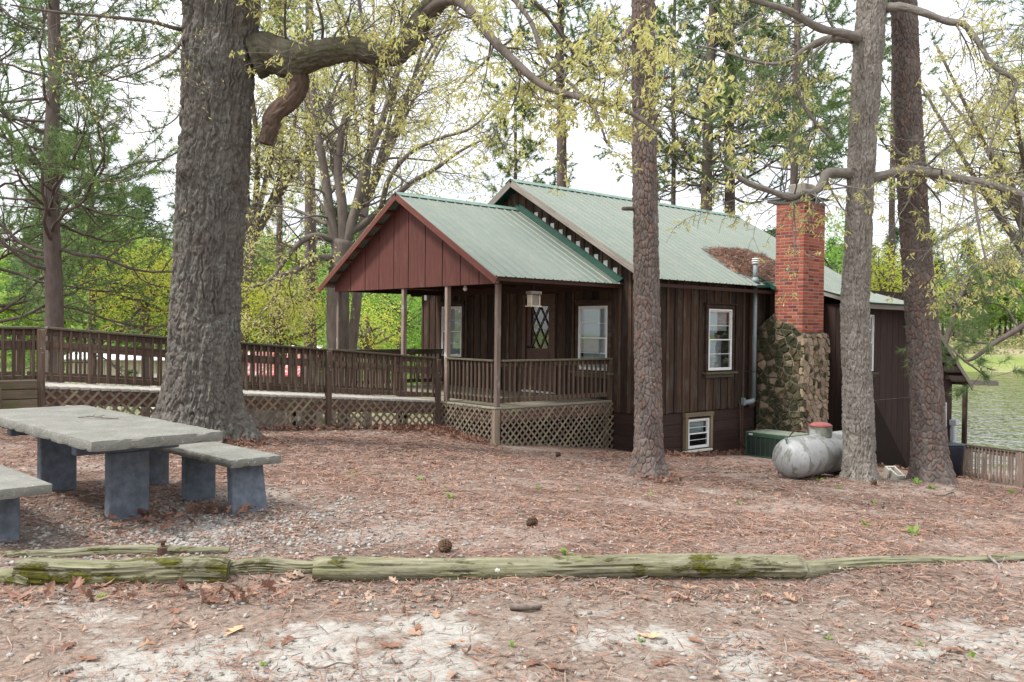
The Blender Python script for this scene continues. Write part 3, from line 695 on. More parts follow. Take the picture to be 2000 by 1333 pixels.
# --- ribbed metal roofs
def roof_slope(name, parent, y0, y1, xe, xr, zf, rib=.229, mat=M_ROOF, over=0.0):
    """sheets from the eave xe up to the ridge xr; ribs run up the slope"""
    ze, zr = zf(xe), zf(xr); S = math.hypot(xr - xe, zr - ze); y = y0; k = 0
    if abs(xr - xe) < 1e-6: return
    nx_, nz_ = -(zr - ze) / S, (xr - xe) / S
    if nz_ < 0: nx_, nz_ = -nx_, -nz_
    while y < y1 - .02:
        w = min(rib * 4, y1 - y); prof = [(0, 0)]
        q = 0
        while q < w - .01:
            for u, h in ((.0, .0), (.012, .019), (.03, .019), (.042, 0.)):
                if q + u < w: prof.append((q + u, h))
            for u in (.1, .115, .155, .17):
                if q + u < w: prof.append((q + u, .003 if u in (.115, .155) else 0.))
            q += rib
        prof.append((w, 0)); prof = prof[1:]
        mbr = MB(); V = []
        for lay in (0, -.003):
            for (xx, zz) in ((xe, ze), (xr, zr)):
                for (a, h) in prof: V.append((xx + nx_ * (h + lay), y + a + .0008 * k, zz + nz_ * (h + lay)))
        n_ = len(prof); Q = []
        for a in range(n_ - 1):
            Q += [(a, a + 1, n_ + a + 1, n_ + a), (2 * n_ + a + 1, 2 * n_ + a, 3 * n_ + a, 3 * n_ + a + 1), (a + 1, a, 2 * n_ + a, 2 * n_ + a + 1), (n_ + a, n_ + a + 1, 3 * n_ + a + 1, 3 * n_ + a)]
        mbr.add(V, Q); obj(name, mbr, mat, parent, origin=(xe, y, ze)); y += w; k += 1
# porch roof
mb = MB()
for sx in (-1, 1): mb.bar((PX + sx * .07, -.28, PZ + .028 - .04), (PX + sx * .07, LW, PZ + .028 - .04), .17, .006, (sx * PPIT, 0, 1))
pr = obj('porch_roof', mb, M_CAPG, cab); pr['label'] = 'pale green ribbed metal roof over the porch'
roof_slope('roof_panel', pr, -.27, LW - .01, .245, PX + .01, pz); roof_slope('roof_panel', pr, -.27, LW - .01, -6.185, PX - .01, pz)
for sx in (-1, 1):
    e = PX + sx * 3.215; s = np.linspace(.06, .97, 8)
    for t in s:
        x = e + (PX - e) * t; z = pz(x) - .035
        plank('purlin', (x, -.245, z), (x, LW - .1, z), .085, .036, M_REDT, pr, (sx * PPIT, 0, 1))
    plank('rake_board', (e + sx * .02, -.26, pz(e) - .075 - .012), (PX + sx * .012, -.26, PZ - .075), .125, .025, M_REDT, pr, (0, -1, 0))
plank('eave_board', (.20, -.2, pz(.2) - .06), (.20, LW - .05, pz(.2) - .06), .09, .03, M_BEAM, pr, (1, 0, 0))
plank('corner_block', (-.035, -.0, 2.235), (-.035, -.0, 2.42), .1, .04, M_POST, pr, (0, -1, 0))
# green flashing where porch roof meets the front wall, with pale patches left between the battens
for sx in (-1, 1):
    e = PX + sx * 3.2
    plank('flashing', (e, LW - .07, pz(e) + .05), (PX + sx * .02, LW - .07, PZ + .06), .14, .06, M_TRIM, pr, (sx * .55, -.8, .6), .002)
mb = MB(); mb.prism([(PX - .2, LW - .1, PZ - .04), (PX + .2, LW - .1, PZ - .04), (PX, LW - .1, PZ + .13)], (0, .07, 0)); obj('flashing_cap', mb, M_TRIM, pr)
for k in range(29):
    x = -6.787 + pit * (k + .5)
    if PX - .4 < x < PX + .35 or x > .25: continue
    z = pz(x) + .14; plank('flashing_patch', (x - .055, LW - .007, z), (x + .055, LW - .007, z), .13 + .03 * random.random(), .006, M_WHITE, pr, (0, -1, 0), 0)
# main roof
mb = MB(); Y1 = 11.4
for sx in (-1, 1): mb.bar((RX + sx * .09, 2.74, RZ + .03 - .052), (RX + sx * .09, Y1 + .01, RZ + .03 - .052), .2, .006, (sx * PIT, 0, 1))
mr = obj('main_roof', mb, M_CAPG, cab); mr['label'] = 'long pale green ribbed metal main roof'
CY0, CY1 = 6.66, 7.6
roof_slope('roof_panel', mr, 2.75, CY0 - .03, 1.276, RX + .01, mz); roof_slope('roof_panel', mr, CY1 + .05, Y1, 1.276, RX + .01, mz)
roof_slope('roof_panel', mr, CY0 - .03, CY1 + .05, 1.30, RX + .01, mz); roof_slope('roof_panel', mr, 2.75, Y1, -7.12, RX - .01, mz)
for sx in (-1, 1):
    e = RX + sx * 4.196
    plank('rake_board', (e, 2.765, mz(e) - .085), (RX + sx * .012, 2.765, RZ - .085), .14, .028, M_RAKE, mr, (0, -1, 0))
    plank('rake_board', (e, Y1 - .02, mz(e) - .085), (RX + sx * .012, Y1 - .02, RZ - .085), .14, .028, M_RAKE, mr, (0, 1, 0))
    for t in np.linspace(.05, .97, 9):
        x = e + (RX - e) * t; z = mz(x) - .034
        plank('purlin', (x, 2.79, z), (x, Y1 - .05, z), .085, .036, M_DARK, mr, (sx * PIT, 0, 1))
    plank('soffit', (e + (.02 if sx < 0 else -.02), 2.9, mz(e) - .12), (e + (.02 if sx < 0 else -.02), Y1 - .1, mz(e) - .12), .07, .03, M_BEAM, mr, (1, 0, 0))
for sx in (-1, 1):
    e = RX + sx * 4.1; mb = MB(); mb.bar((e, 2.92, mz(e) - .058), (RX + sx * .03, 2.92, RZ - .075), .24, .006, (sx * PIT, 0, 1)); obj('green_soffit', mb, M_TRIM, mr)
# raised green edge at the chimney
plank('chimney_flashing', (.75, CY0 - .02, mz(.75) + .04), (1.42, CY0 - .02, mz(1.42) + .04), .09, .02, M_TRIM, mr, (0, -1, 0), .002)
plank('chimney_flashing', (1.29, CY0 - .02, mz(1.29) + .02), (1.29, CY0 - .5, mz(1.29) - .002), .06, .012, M_TRIM, mr, (1, 0, .3), .002)

# --- far end: lower-pitched extension, lean-to towards the lake, small flat porch roof
XE = 2.05; EY0 = 8.80; ZE = 2.09; LY0, LZ0 = 11.62, 2.07
def ez(x): return 2.402 - (2.402 - ZE) / (2.40 - 1.276) * (x - 1.276)
LP = (1.645 - .123) / (14.526 - 12.27)
def lz(y): return 1.645 - .05 - LP * (y - 12.27)
mb = MB(); mb.prism([(XE - .06, 9.0, -2.2), (XE - .06, 14.3, -2.7), (XE - .06, 14.3, lz(14.3) - .12), (XE - .06, LY0, ez(XE) - .06), (XE - .06, 9.0, ez(XE) - .06)], (-.08, 0, 0))
mb.prism([(.95, 9.0, -2.2), (XE - .06, 9.0, -2.2), (XE - .06, 9.0, ez(XE) - .06), (.95, 9.0, 2.4)], (0, .08, 0))
mb.prism([(-6.7, 14.2, -2.9), (XE - .1, 14.2, -2.9), (XE - .1, 14.2, lz(14.2) - .12), (-6.7, 14.2, lz(14.2) - .12)], (0, .08, 0))
ew = obj('extension_wall', mb, M_PANW, cab)
k = 0; y = 9.0
while y < 14.28:
    w = min(.305, 14.3 - y); yc = y + w / 2
    top = min(ez(XE), lz(yc + w / 2)) - .1
    for z0, z1 in ((-.16, top), (-2.3, -.185)):
        if z1 - z0 > .1: plank('wall_panel', (XE - .045, yc, z0), (XE - .045, yc, z1), w - .008, .022, M_PANW, ew, (1, 0, 0))
    y += .305
for k in range(4):
    x = 1.0 + .29 * k + .12; plank('wall_panel', (x, 8.985, -2.2), (x, 8.985, 2.1), .28, .022, M_PANW, ew, (0, -1, 0))
plank('joint_strip', (XE - .028, 9.0, -.172), (XE - .028, 14.3, -.172), .009, .01, M_POST, ew, (1, 0, 0), 0)
eww = window((XE - .03, 9.42, .53), (0, 1, 0), .74, 1.32, cab, 'blind', cm=M_PANW, label='extension window half hidden by the pale oak')
window((XE - .03, 13.62, -1.5), (0, 1, 0), .46, 1.1, cab, 'none', cm=M_PANW, label='small lower window near the lake side corner')
cut(ew, [((XE - .05, 9.42, 1.19), (.4, .7, 1.28)), ((XE - .05, 13.62, -.95), (.4, .42, 1.06))])
for o_ in list(ew.children):
    if not o_.name.startswith('wall_panel'): continue
    c = WM[o_.name].translation
    if abs(c.x - (XE - .045)) < .01 and ((c.z > 0 and 9.15 < c.y < 9.7) or (c.z < 0 and 13.5 < c.y < 13.8)): bpy.data.objects.remove(o_)
plank('wall_panel', (XE - .045, 9.42, -.16), (XE - .045, 9.42, .5), .62, .022, M_PANW, ew, (1, 0, 0)); plank('wall_panel', (XE - .045, 13.72, -2.3), (XE - .045, 13.72, -1.53), .6, .022, M_PANW, ew, (1, 0, 0))
mb = MB(); mb.box((2.405, (EY0 + 11.6) / 2, ez(2.405) + .012), (.02, 11.6 - EY0, .03)); er = obj('extension_roof', mb, M_TRIM, cab)
roof_slope('roof_panel', er, EY0, 11.6, 2.405, 1.2, ez)
plank('eave_board', (2.37, EY0 + .02, ez(2.37) - .07), (2.37, 11.6, ez(2.37) - .07), .11, .03, M_RAKE, er, (1, 0, 0))
plank('rake_board', (1.28, EY0 + .015, ez(1.28) - .05), (2.39, EY0 + .015, ez(2.39) - .05), .1, .026, M_RAKE, er, (0, -1, 0))
plank('drip_edge', (1.26, EY0 - .004, ez(1.26) + .012), (2.4, EY0 - .004, ez(2.4) + .012), .03, .01, M_TRIM, er, (0, -1, 0), .001)
# lean-to
mb = MB(); xa, xb = -6.9, 2.45; V = []
mb.bar(((xa + xb) / 2, LY0 - .02, lz(LY0 - .02) + .004), ((xa + xb) / 2, 14.55, lz(14.55) + .004), xb - xa - .02, .01, (0, 0, 1)); lt = obj('lean_to_roof', mb, M_RUND, cab)
mb = MB(); q = 0.0
while q < 1.0:
    mb.bar((xb - .03 - q, LY0 - .02, lz(LY0 - .02) - .008), (xb - .03 - q, 14.53, lz(14.53) - .008), .03, .016, (0, 0, 1)); q += .115
obj('corrugation', mb, M_RUND, lt)
plank('rake_board', (xb - .012, LY0 + .02, lz(LY0) - .07), (xb - .012, 14.56, lz(14.56) - .07), .13, .03, M_RAKE, lt, (1, 0, 0))
for t in np.linspace(.04, .97, 8):
    y = LY0 + t * (14.5 - LY0); plank('purlin', (xb - .03, y, lz(y) - .055), (-3., y, lz(y) - .055), .085, .036, M_BEAM, lt, (0, LP, 1))
# flat porch roof on a dark post
mb = MB(); mb.bar((1.0, 14.45, .2), (1.0, 16.5, .10), 2.7, .03, (0, 0, 1)); fl = obj('flat_porch_roof', mb, M_STEEL, cab)
plank('fascia', (2.36, 14.45, .13), (2.36, 16.52, .03), .13, .03, M_RAKE, fl, (1, 0, 0)); plank('fascia', (2.34, 16.5, .03), (-.3, 16.5, .03), .13, .03, M_RAKE, fl, (0, 1, 0))
q = P(1885, 760, 26.0); plank('porch_roof_post', (q[0], q[1], -3.2), (q[0], q[1], .1), .12, .12, M_DARK, fl, (0, -1, 0), .01)
# near-black panel with a slanted edge in front of the extension wall foot
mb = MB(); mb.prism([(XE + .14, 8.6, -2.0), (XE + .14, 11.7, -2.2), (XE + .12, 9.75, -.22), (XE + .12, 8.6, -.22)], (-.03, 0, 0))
bh = obj('slanted_panel', mb, wood('near black panel', (.008, .004, .0025), (.026, .012, .007), .85), cab)
# electric meter on the corner
mb = MB(); q = (XE + .1, 14.12, -.95); mb.box(q, (.2, .2, .16), b=.02); em = obj('electric_meter', mb, M_METER, cab); mb = MB(); mb.box((q[0] - .02, q[1], q[2] - .33), (.14, .14, .44), b=.03); mb.tube([(q[0] - .02, q[1], q[2] - .5), (q[0] - .02, q[1], q[2] - 1.3)], .025, 8); obj('conduit', mb, M_METER, em)

# --- chimney: stone base, sloped stone shoulder, brick shaft, metal cap
mb = MB(); bx0, bx1, by0, by1 = EX + .02, 2.06, 6.68, 7.72
mb.box(((bx0 + bx1) / 2, (by0 + by1) / 2, (1.28 - 1.7) / 2), (bx1 - bx0, by1 - by0, 1.28 + 1.7))
mb.prism([(bx0, by0, 1.28), (bx1 - .02, by0, 1.28), (bx1 - .02, by0, 1.40), (1.8, by0, 1.6), (1.44, by0, 1.68), (1.37, by0, 1.82), (bx0, by0, 1.5)], (0, by1 - by0 - .1, 0))
ch = obj('chimney', mb, M_MORTD, cab); ch['label'] = 'red brick chimney on a mossy field stone base'
def clip(poly, p, n):
    """keep the side of the polygon where (v-p).n < 0"""
    out = []
    for a, b in zip(poly, poly[1:] + poly[:1]):
        da = (a[0] - p[0]) * n[0] + (a[1] - p[1]) * n[1]; db = (b[0] - p[0]) * n[0] + (b[1] - p[1]) * n[1]
        if da <= 0: out.append(a)
        if (da < 0) != (db < 0): t = da / (da - db); out.append((a[0] + (b[0] - a[0]) * t, a[1] + (b[1] - a[1]) * t))
    return out
def lay_stones(outline, to3, out, matf, size, seed):
    """irregular field stones: cells of a jittered packing, each a domed piece of its own with mortar between"""
    r_ = random.Random(seed); xs_ = [q[0] for q in outline]; ys_ = [q[1] for q in outline]; sites = []; v = min(ys_) - size; row = 0
    while v < max(ys_) + size:
        u = min(xs_) - size + (row % 2) * size * .55
        while u < max(xs_) + size: sites.append((u + r_.uniform(-.42, .42) * size, v + r_.uniform(-.3, .3) * size)); u += size * r_.uniform(.85, 1.5)
        v += size * .72; row += 1
    O3 = np.array(out, float)
    for a in sites:
        poly = list(outline)
        for b in sites:
            dx, dy = b[0] - a[0], b[1] - a[1]
            if a is b or dx * dx + dy * dy > 9 * size * size: continue
            l = math.hypot(dx, dy); poly = clip(poly, (a[0] + dx * .5 - dx / l * .008, a[1] + dy * .5 - dy / l * .008), (dx, dy))
            if len(poly) < 3: break
        if len(poly) < 3: continue
        p = np.array(poly); ar = .5 * abs(np.dot(p[:, 0], np.roll(p[:, 1], 1)) - np.dot(p[:, 1], np.roll(p[:, 0], 1)))
        if ar < .0025: continue
        c = p.mean(0); n_ = len(p); jit = np.array([1 - r_.uniform(0, .1) for _ in range(n_)])[:, None]; dp = r_.uniform(.012, .038); base = np.array(to3(*c))
        ring = lambda k, h: np.array([to3(*q) for q in c + (p - c) * k * jit]) + O3 * h - base
        tilt = np.array([r_.uniform(-.012, .012) for _ in range(n_)])[:, None] * O3
        V = np.concatenate([ring(1.0, -.04), ring(.985, dp * .5), ring(.84, dp) + tilt, [O3 * dp * 1.08]]); Q = []; T = []
        for i in range(n_):
            j = (i + 1) % n_; Q += [(i, j, n_ + j, n_ + i), (n_ + i, n_ + j, 2 * n_ + j, 2 * n_ + i)]; T.append((2 * n_ + i, 2 * n_ + j, 3 * n_))
        f0 = np.cross(V[Q[0][1]] - V[Q[0][0]], V[Q[0][3]] - V[Q[0][0]]); cen = V[[Q[0][0], Q[0][1]]].mean(0)
        if f0 @ (cen + O3 * .04) < 0: Q = [q[::-1] for q in Q]; T = [q[::-1] for q in T]
        mbs = MB().add(V, Q, T); put('stone', mbs.mesh('stone', matf(*c), False), ch, Matrix.Translation(Vector(base)))
mb = MB(); mb.box((bx1 + .006, (by0 + by1) / 2 + .02, -.05), (.03, by1 - by0 - .06, 2.7)); obj('pale_mortar', mb, M_MORT, ch)
lay_stones([(bx0, -1.4), (bx1 + .03, -1.4), (bx1 + .03, 1.36), (1.8, 1.58), (1.44, 1.66), (1.37, 1.8), (bx0, 1.48)], lambda u, v: (u, by0, v), (0, -1, 0), lambda u, v: M_STOM if random.random() < .85 else M_STON, .19, 3)
lay_stones([(by0 - .02, -1.4), (by1, -1.4), (by1, 1.3), (by1 - .1, 1.4), (by0 - .02, 1.38)], lambda u, v: (bx1 + .02, u, v), (1, 0, 0), lambda u, v: M_STOM if random.random() < .18 + .4 * (u < by0 + .15) else M_STON, .17, 5)
# brick shaft
sx0, sx1, sy0, sy1 = 1.375, 2.045, 6.70, 7.55; zb, zt_ = 1.42, 4.17
mb = MB(); mb.box(((sx0 + sx1) / 2, (sy0 + sy1) / 2, (zb + zt_) / 2), (sx1 - sx0 - .004, sy1 - sy0 - .004, zt_ - zb)); obj('mortar_core', mb, M_MORT, ch)
nc = 38; chh = (zt_ - zb) / nc; bl = .213
_bm = {}
def brick(L_, c, rot):
    k = (round(L_, 3), rot)
    if k not in _bm: V, Q, T = boxgeo(round(L_, 3), .1, chh - .0175, .004); _bm[k] = MB().add(V, Q, T).mesh('brick', M_BRICK)
    put('brick', _bm[k], ch, Matrix.Translation(c) @ (Matrix.Rotation(math.pi / 2, 4, 'Z') if rot else Matrix.Identity(4)))
for k in range(nc):
    z = zb + chh * (k + .5); odd = k % 2; jit = random.uniform(-.004, .004)
    for rot, a0, a1 in ((0, sx0, sx1), (1, sy0, sy1)):
        # alternate which face shows the full corner brick
        s = a0 if rot == 0 else (a0 + (.1 if odd else 0)); e = (a1 - (0 if odd else .1)) if rot == 0 else a1
        if rot == 0 and not odd: e = a1 - .1
        u = s - (bl / 2 if odd else 0)
        while u < e - .02:
            a, b = max(u, s), min(u + bl, e)
            if b - a > .035:
                if rot and not odd and a == a0: a -= .0115
                if not rot and odd and b == a1: b += .0115
                cx_ = (a + b) / 2
                brick(b - a - .015, (cx_, sy0 + .046 + jit * .5, z) if rot == 0 else (sx1 - .046 + jit * .5, cx_, z), rot)
            u += bl
mb = MB(); hx, hy = (sx0 + sx1) / 2, (sy0 + sy1) / 2
mb.box((hx, hy, zt_ + .03), (sx1 - sx0 + .04, sy1 - sy0 + .04, .05), b=.01)
obj('crown', mb, M_MORT, ch)
mb = MB()
for dx, dy in ((-.25, -.32), (.25, -.32), (-.25, .32), (.25, .32)): mb.tube([(hx + dx, hy + dy, zt_ + .05), (hx + dx, hy + dy, zt_ + .14)], .012, 6)
mb.prism([(hx - .5, hy - .52, zt_ + .12), (hx + .5, hy - .52, zt_ + .12), (hx + .5, hy - .52, zt_ + .128), (hx, hy - .52, zt_ + .26), (hx - .5, hy - .52, zt_ + .128)], (0, 1.04, 0))
obj('chimney_cap', mb, M_STEEL, ch)
mb = MB(); mb.box((hx - .05, hy + .1, zt_ + .38), (.42, .4, .2), b=.02); obj('flue_block', mb, plain('flue block', (.2, .18, .15), .95, .2), ch)
# --- vent pipe, wall box, copper line
mb = MB(); vx, vy = 1.10, 6.36
mb.tube([(vx, vy, -.05), (vx, vy, mz(vx) + .02)], .047, 12); vp = obj('vent_pipe', mb, M_STEEL, cab, True)
mb = MB(); mb.tube([(vx, vy, mz(vx)), (vx, vy, 2.92)], .052, 14); mb.tube([(vx, vy, mz(vx) - .02), (vx, vy, mz(vx) + .1)], [.1, .056], 14); obj('roof_flue', mb, M_STEEL, vp, True)
mb = MB()
for z, r in ((2.9, .075), (2.945, .085), (2.99, .08)): mb.tube([(vx, vy, z), (vx, vy, z + .02), (vx, vy, z + .03)], [r, r, r * .6], 14)
obj('vent_cap', mb, M_WHITE, vp, True)
mb = MB(); mb.tube([(vx, vy, -.06), (vx - .02, vy - .05, -.1), (vx - .06, vy - .12, -.115), (vx - .1, vy - .2, -.115)], .058, 12); mb.box((EX + .06, vy - .24, -.1), (.1, .05, .17), b=.01); obj('elbow', mb, M_STEEL, vp)
mb = MB(); mb.tube([(EX + .03, vy - .16, .55), (vx + .06, vy, .55)], .008, 6); mb.tube([(vx + .052 * math.cos(a), vy + .052 * math.sin(a), .55) for a in np.linspace(0, TAU, 13)], .006, 5); obj('strap', mb, M_BLACK, vp)
mb = MB(); mb.tube([(EX + .06, vy - .26, -.15), (EX + .07, vy - .27, -.5), (EX + .08, vy - .27, -1.0), (EX + .3, vy - .3, -1.1)], .009, 6); mb.tube([(EX + .02, vy - .34, -.1), (EX + .05, vy - .34, -.16), (EX + .05, vy - .3, -.8), (EX + .07, vy - .3, -1.15)], .013, 6); obj('refrigerant_line', mb, M_RUST, vp)
# porch bulb
mb = MB(); q = (-1.25, .22, 2.30); mb.tube([(q[0], q[1], 2.3), (q[0], q[1], 2.22)], .022, 10); lb = obj('lamp_socket', mb, M_WHITE, cab); mb = MB(); a = np.linspace(0, math.pi, 8); mb.tube([(q[0], q[1], 2.225 - .045 * (1 - math.cos(t))) for t in a], [max(.006, .034 * math.sin(t) ** .8 + .008) for t in a], 12); obj('bulb', mb, M_BULB, lb, True)

# ================================================================== railings and lattice
def railing(parent, p0, p1, h=.86, spacing=.122, mid=False, name='railing', posts=(), hz=None, inward=(1, 0, 0), bal=.036, foot=.07, capw=.135):
    """p0,p1 on the walking surface; balusters stand on the outer face of the rails"""
    p0 = Vector(p0); p1 = Vector(p1); d = (p1 - p0); Ln = d.length; u = Vector(inward)
    z = Vector((0, 0, 1)); mb = MB()
    mb.bar(p0 + z * (h - .018), p1 + z * (h - .018), capw, .034, (0, 0, 1), .006); r = obj(name, mb, M_CAP, parent)
    plank('rail', p0 + z * (h - .082) - u * .02, p1 + z * (h - .082) - u * .02, .088, .036, M_RAIL, r, tuple(u))
    plank('rail', p0 + z * (foot + .045) - u * .02, p1 + z * (foot + .045) - u * .02, .088, .036, M_RAIL, r, tuple(u))
    if mid: plank('grab_rail', p0 + z * (h - .27) - u * .02, p1 + z * (h - .27) - u * .02, .13, .036, M_RAIL, r, tuple(u))
    n = int(Ln / spacing)
    for k in range(n):
        t = (k + .5) / n; c = p0 + d * t + u * .0185
        if any(abs(t * Ln - q) < .06 for q in posts): continue
        lean = d.normalized() * random.uniform(-.005, .005)
        plank('baluster', c + z * (foot - .0), c + z * (h - .037) + lean, bal, bal, M_RAIL, r, tuple(u), .004)
    return r
def lattice(parent, a, b, top, bot, outw, pitch=.104, sw=.036, name='lattice_panel'):
    """a->b along the face; top(t), bot(t) heights; strips in two layers, each a piece of its own"""
    a = Vector((*a, 0)); b = Vector((*b, 0)); u = (b - a).normalized(); Ln = (b - a).length; o3 = Vector(outw)
    mb = MB(); mb.bar(a + Vector((0, 0, top(0) - .02)) , b + Vector((0, 0, top(1) - .02)), .05, .022, tuple(o3)); Lp = obj(name, mb, M_RAIL, parent)
    S = pitch * math.sqrt(2)
    tt = np.linspace(0, 1, 25); bz = np.array([bot(t) for t in tt]); tz = np.array([top(t) for t in tt])
    zt0 = tz.max(); zb0 = bz.min(); hh = zt0 - zb0
    for lay, sg in ((0, 1), (1, -1)):
        k = -int(hh / S) - 2
        while k * S < Ln + hh + S:
            # strip: s = k*S + sg*(z - zt0); walk it and keep the part inside the face
            zz = np.linspace(zt0, zb0 - .02, 120); s = k * S - sg * (zz - zt0); t = s / Ln
            ok = (t > 0) & (t < 1); ok &= (np.interp(t, tt, tz) > zz) & (np.interp(t, tt, bz) - .02 < zz)
            if ok.sum() > 3:
                i0, i1 = np.where(ok)[0][[0, -1]]; off = o3 * (.010 + .0105 * lay)
                plank('lattice_strip', a + u * float(s[i0]) + Vector((0, 0, zz[i0])) + off, a + u * float(s[i1]) + Vector((0, 0, zz[i1])) + off, sw, .009, M_LAT, Lp, tuple(o3), .001)
            k += 1
    return Lp
railing(cab, (-.06, .14, 0), (-.06, LW - .03, 0), name='porch_railing', inward=(1, 0, 0), h=.855)
railing(cab, (-1.57, .06, 0), (-.13, .06, 0), name='porch_railing', inward=(0, -1, 0), h=.855, spacing=.118)
railing(cab, (-5.87, .14, 0), (-5.87, LW - .03, 0), name='porch_railing', inward=(-1, 0, 0), h=.9)
railing(cab, (-5.8, .06, 0), (-3.2, .06, 0), name='porch_railing', inward=(0, -1, 0), h=.86)
plank('rail_post', (-.06, LW - .05, -.0), (-.06, LW - .05, .83), .085, .085, M_RAIL, cab, (0, -1, 0))
lattice(cab, (-.005, .1), (-.005, LW), lambda t: -.045, lambda t: h1(.02, .1 + t * (LW - .1)), (1, 0, 0))
lattice(cab, (-1.72, -.0), (-.1, -.0), lambda t: -.045, lambda t: h1(-1.72 + 1.62 * t, -.02), (0, -1, 0))
plank('lattice_post', (-.05, -.0, h1(0, 0) - .1), (-.05, -.0, -.05), .1, .07, M_LAT, cab, (0, -1, 0), .006)
plank('rim_board', (-.03, .06, -.16), (-.03, LW, -.16), .24, .03, M_RIM, cab, (1, 0, 0)); plank('rim_board', (-1.7, .035, -.16), (-.1, .035, -.16), .24, .03, M_RIM, cab, (0, -1, 0))
mb = MB(); mb.box((-1.2, 1.5, -1.25), (1.6, .3, .9)); obj('foundation_pier', mb, M_MORTD, cab)

# ---- wheelchair ramp
RXF = -1.75; RW = 1.30; RY = -6.95; RS = .525 / 6.95
def rz(y): return RS * -y if y > RY else .525
ramp = thing('wooden_ramp', 'long brown wooden ramp with slatted railings leading to the porch', 'ramp', (RXF - RW / 2, -3.5, -.4))
mb = MB()
for x in (RXF - .03, RXF - RW + .03, RXF - RW / 2): mb.bar((x, -.03, rz(0) - .13), (x, RY, rz(RY) - .13), .18, .038, (1, 0, 0)); mb.bar((x, RY, .525 - .13), (x, -9.6, .525 - .13), .18, .038, (1, 0, 0))
deck = obj('ramp_frame', mb, M_RAIL, ramp)
for a, b in ((-.03, RY), (RY, -9.6)): plank('rim_board', (RXF - .006, a, rz(a) - .15), (RXF - .006, b, rz(b) - .15), .22, .02, M_RIM, deck, (1, 0, 0))
y = -.09
while y > -9.5:
    z = rz(y); plank('deck_board', (RXF + .03 + random.uniform(-.006, .006), y, z - .018), (RXF - RW - .03, y, z - .018), .134, .036, M_DECKR, deck, (0, 0, 1), .005); y -= .14
for x, inw in ((RXF - .035, (1, 0, 0)), (RXF - RW + .035, (-1, 0, 0))):
    pts = [-.03, -2.4, -4.68, RY]
    for a, b in zip(pts, pts[1:]): railing(ramp, (x, a - .05, rz(a)), (x, b + .05, rz(b)), mid=True, inward=inw, h=.85)
    railing(ramp, (x, RY - .05, .525), (x, -9.4, .525), mid=True, inward=inw, h=.85)
for y in (-.06, -2.43, -4.7, -6.98, -9.3):
    for x in (RXF + .03, RXF - RW - .03):
        top = .845 + rz(y) - .035; o_ = plank('ramp_post', (x, y, h1(x, y) - .2), (x, y, top), .095, .095, M_RAIL, ramp, (1, 0, 0), .008)
        if x > -2:
            for dz in (-.27, -.33):
                mb = MB(); mb.tube([(x + .045, y - .01 + .02 * (dz < -.3), top + dz), (x + .058, y - .01 + .02 * (dz < -.3), top + dz)], .011, 8)
                obj('bolt', mb, M_STEEL, o_)
ys_ = [0., -2.38, -4.65, -6.93]
for a, b in zip(ys_, ys_[1:]):
    lattice(ramp, (RXF + .0, b), (RXF + .0, a), lambda t, a=a, b=b: rz(b + (a - b) * t) - .04, lambda t, a=a, b=b: h1(RXF, b + (a - b) * t), (1, 0, 0), pitch=.112, sw=.038)
# stacked landscape timbers beside the landing
for k in range(5):
    z = .634 - .067 - .135 * k; tm = thing('landscape_timber', 'squared landscape timber stacked beside the ramp landing, %s of the pile' % ('topmost', 'second from top', 'middle', 'second from bottom', 'lowest')[k], 'timber', (-1.58, -8.3, z))
    plank('beam', (-1.58, -7.06, z), (-1.58 + .02 * k, -9.8, z), .14, .13, M_TIMB, tm, (0, 0, 1), .012)
tm = thing('landscape_timber', 'rounded mossy timber post end beside the ramp landing', 'timber', (-1.36, -7.55, .1))
mb = MB(); mb.tube([(-1.34, -7.6, -.1), (-1.34, -7.6, .5), (-1.34, -7.6, .56)], [.07, .07, .05], 12); obj('beam', mb, M_TIMB, tm, True)

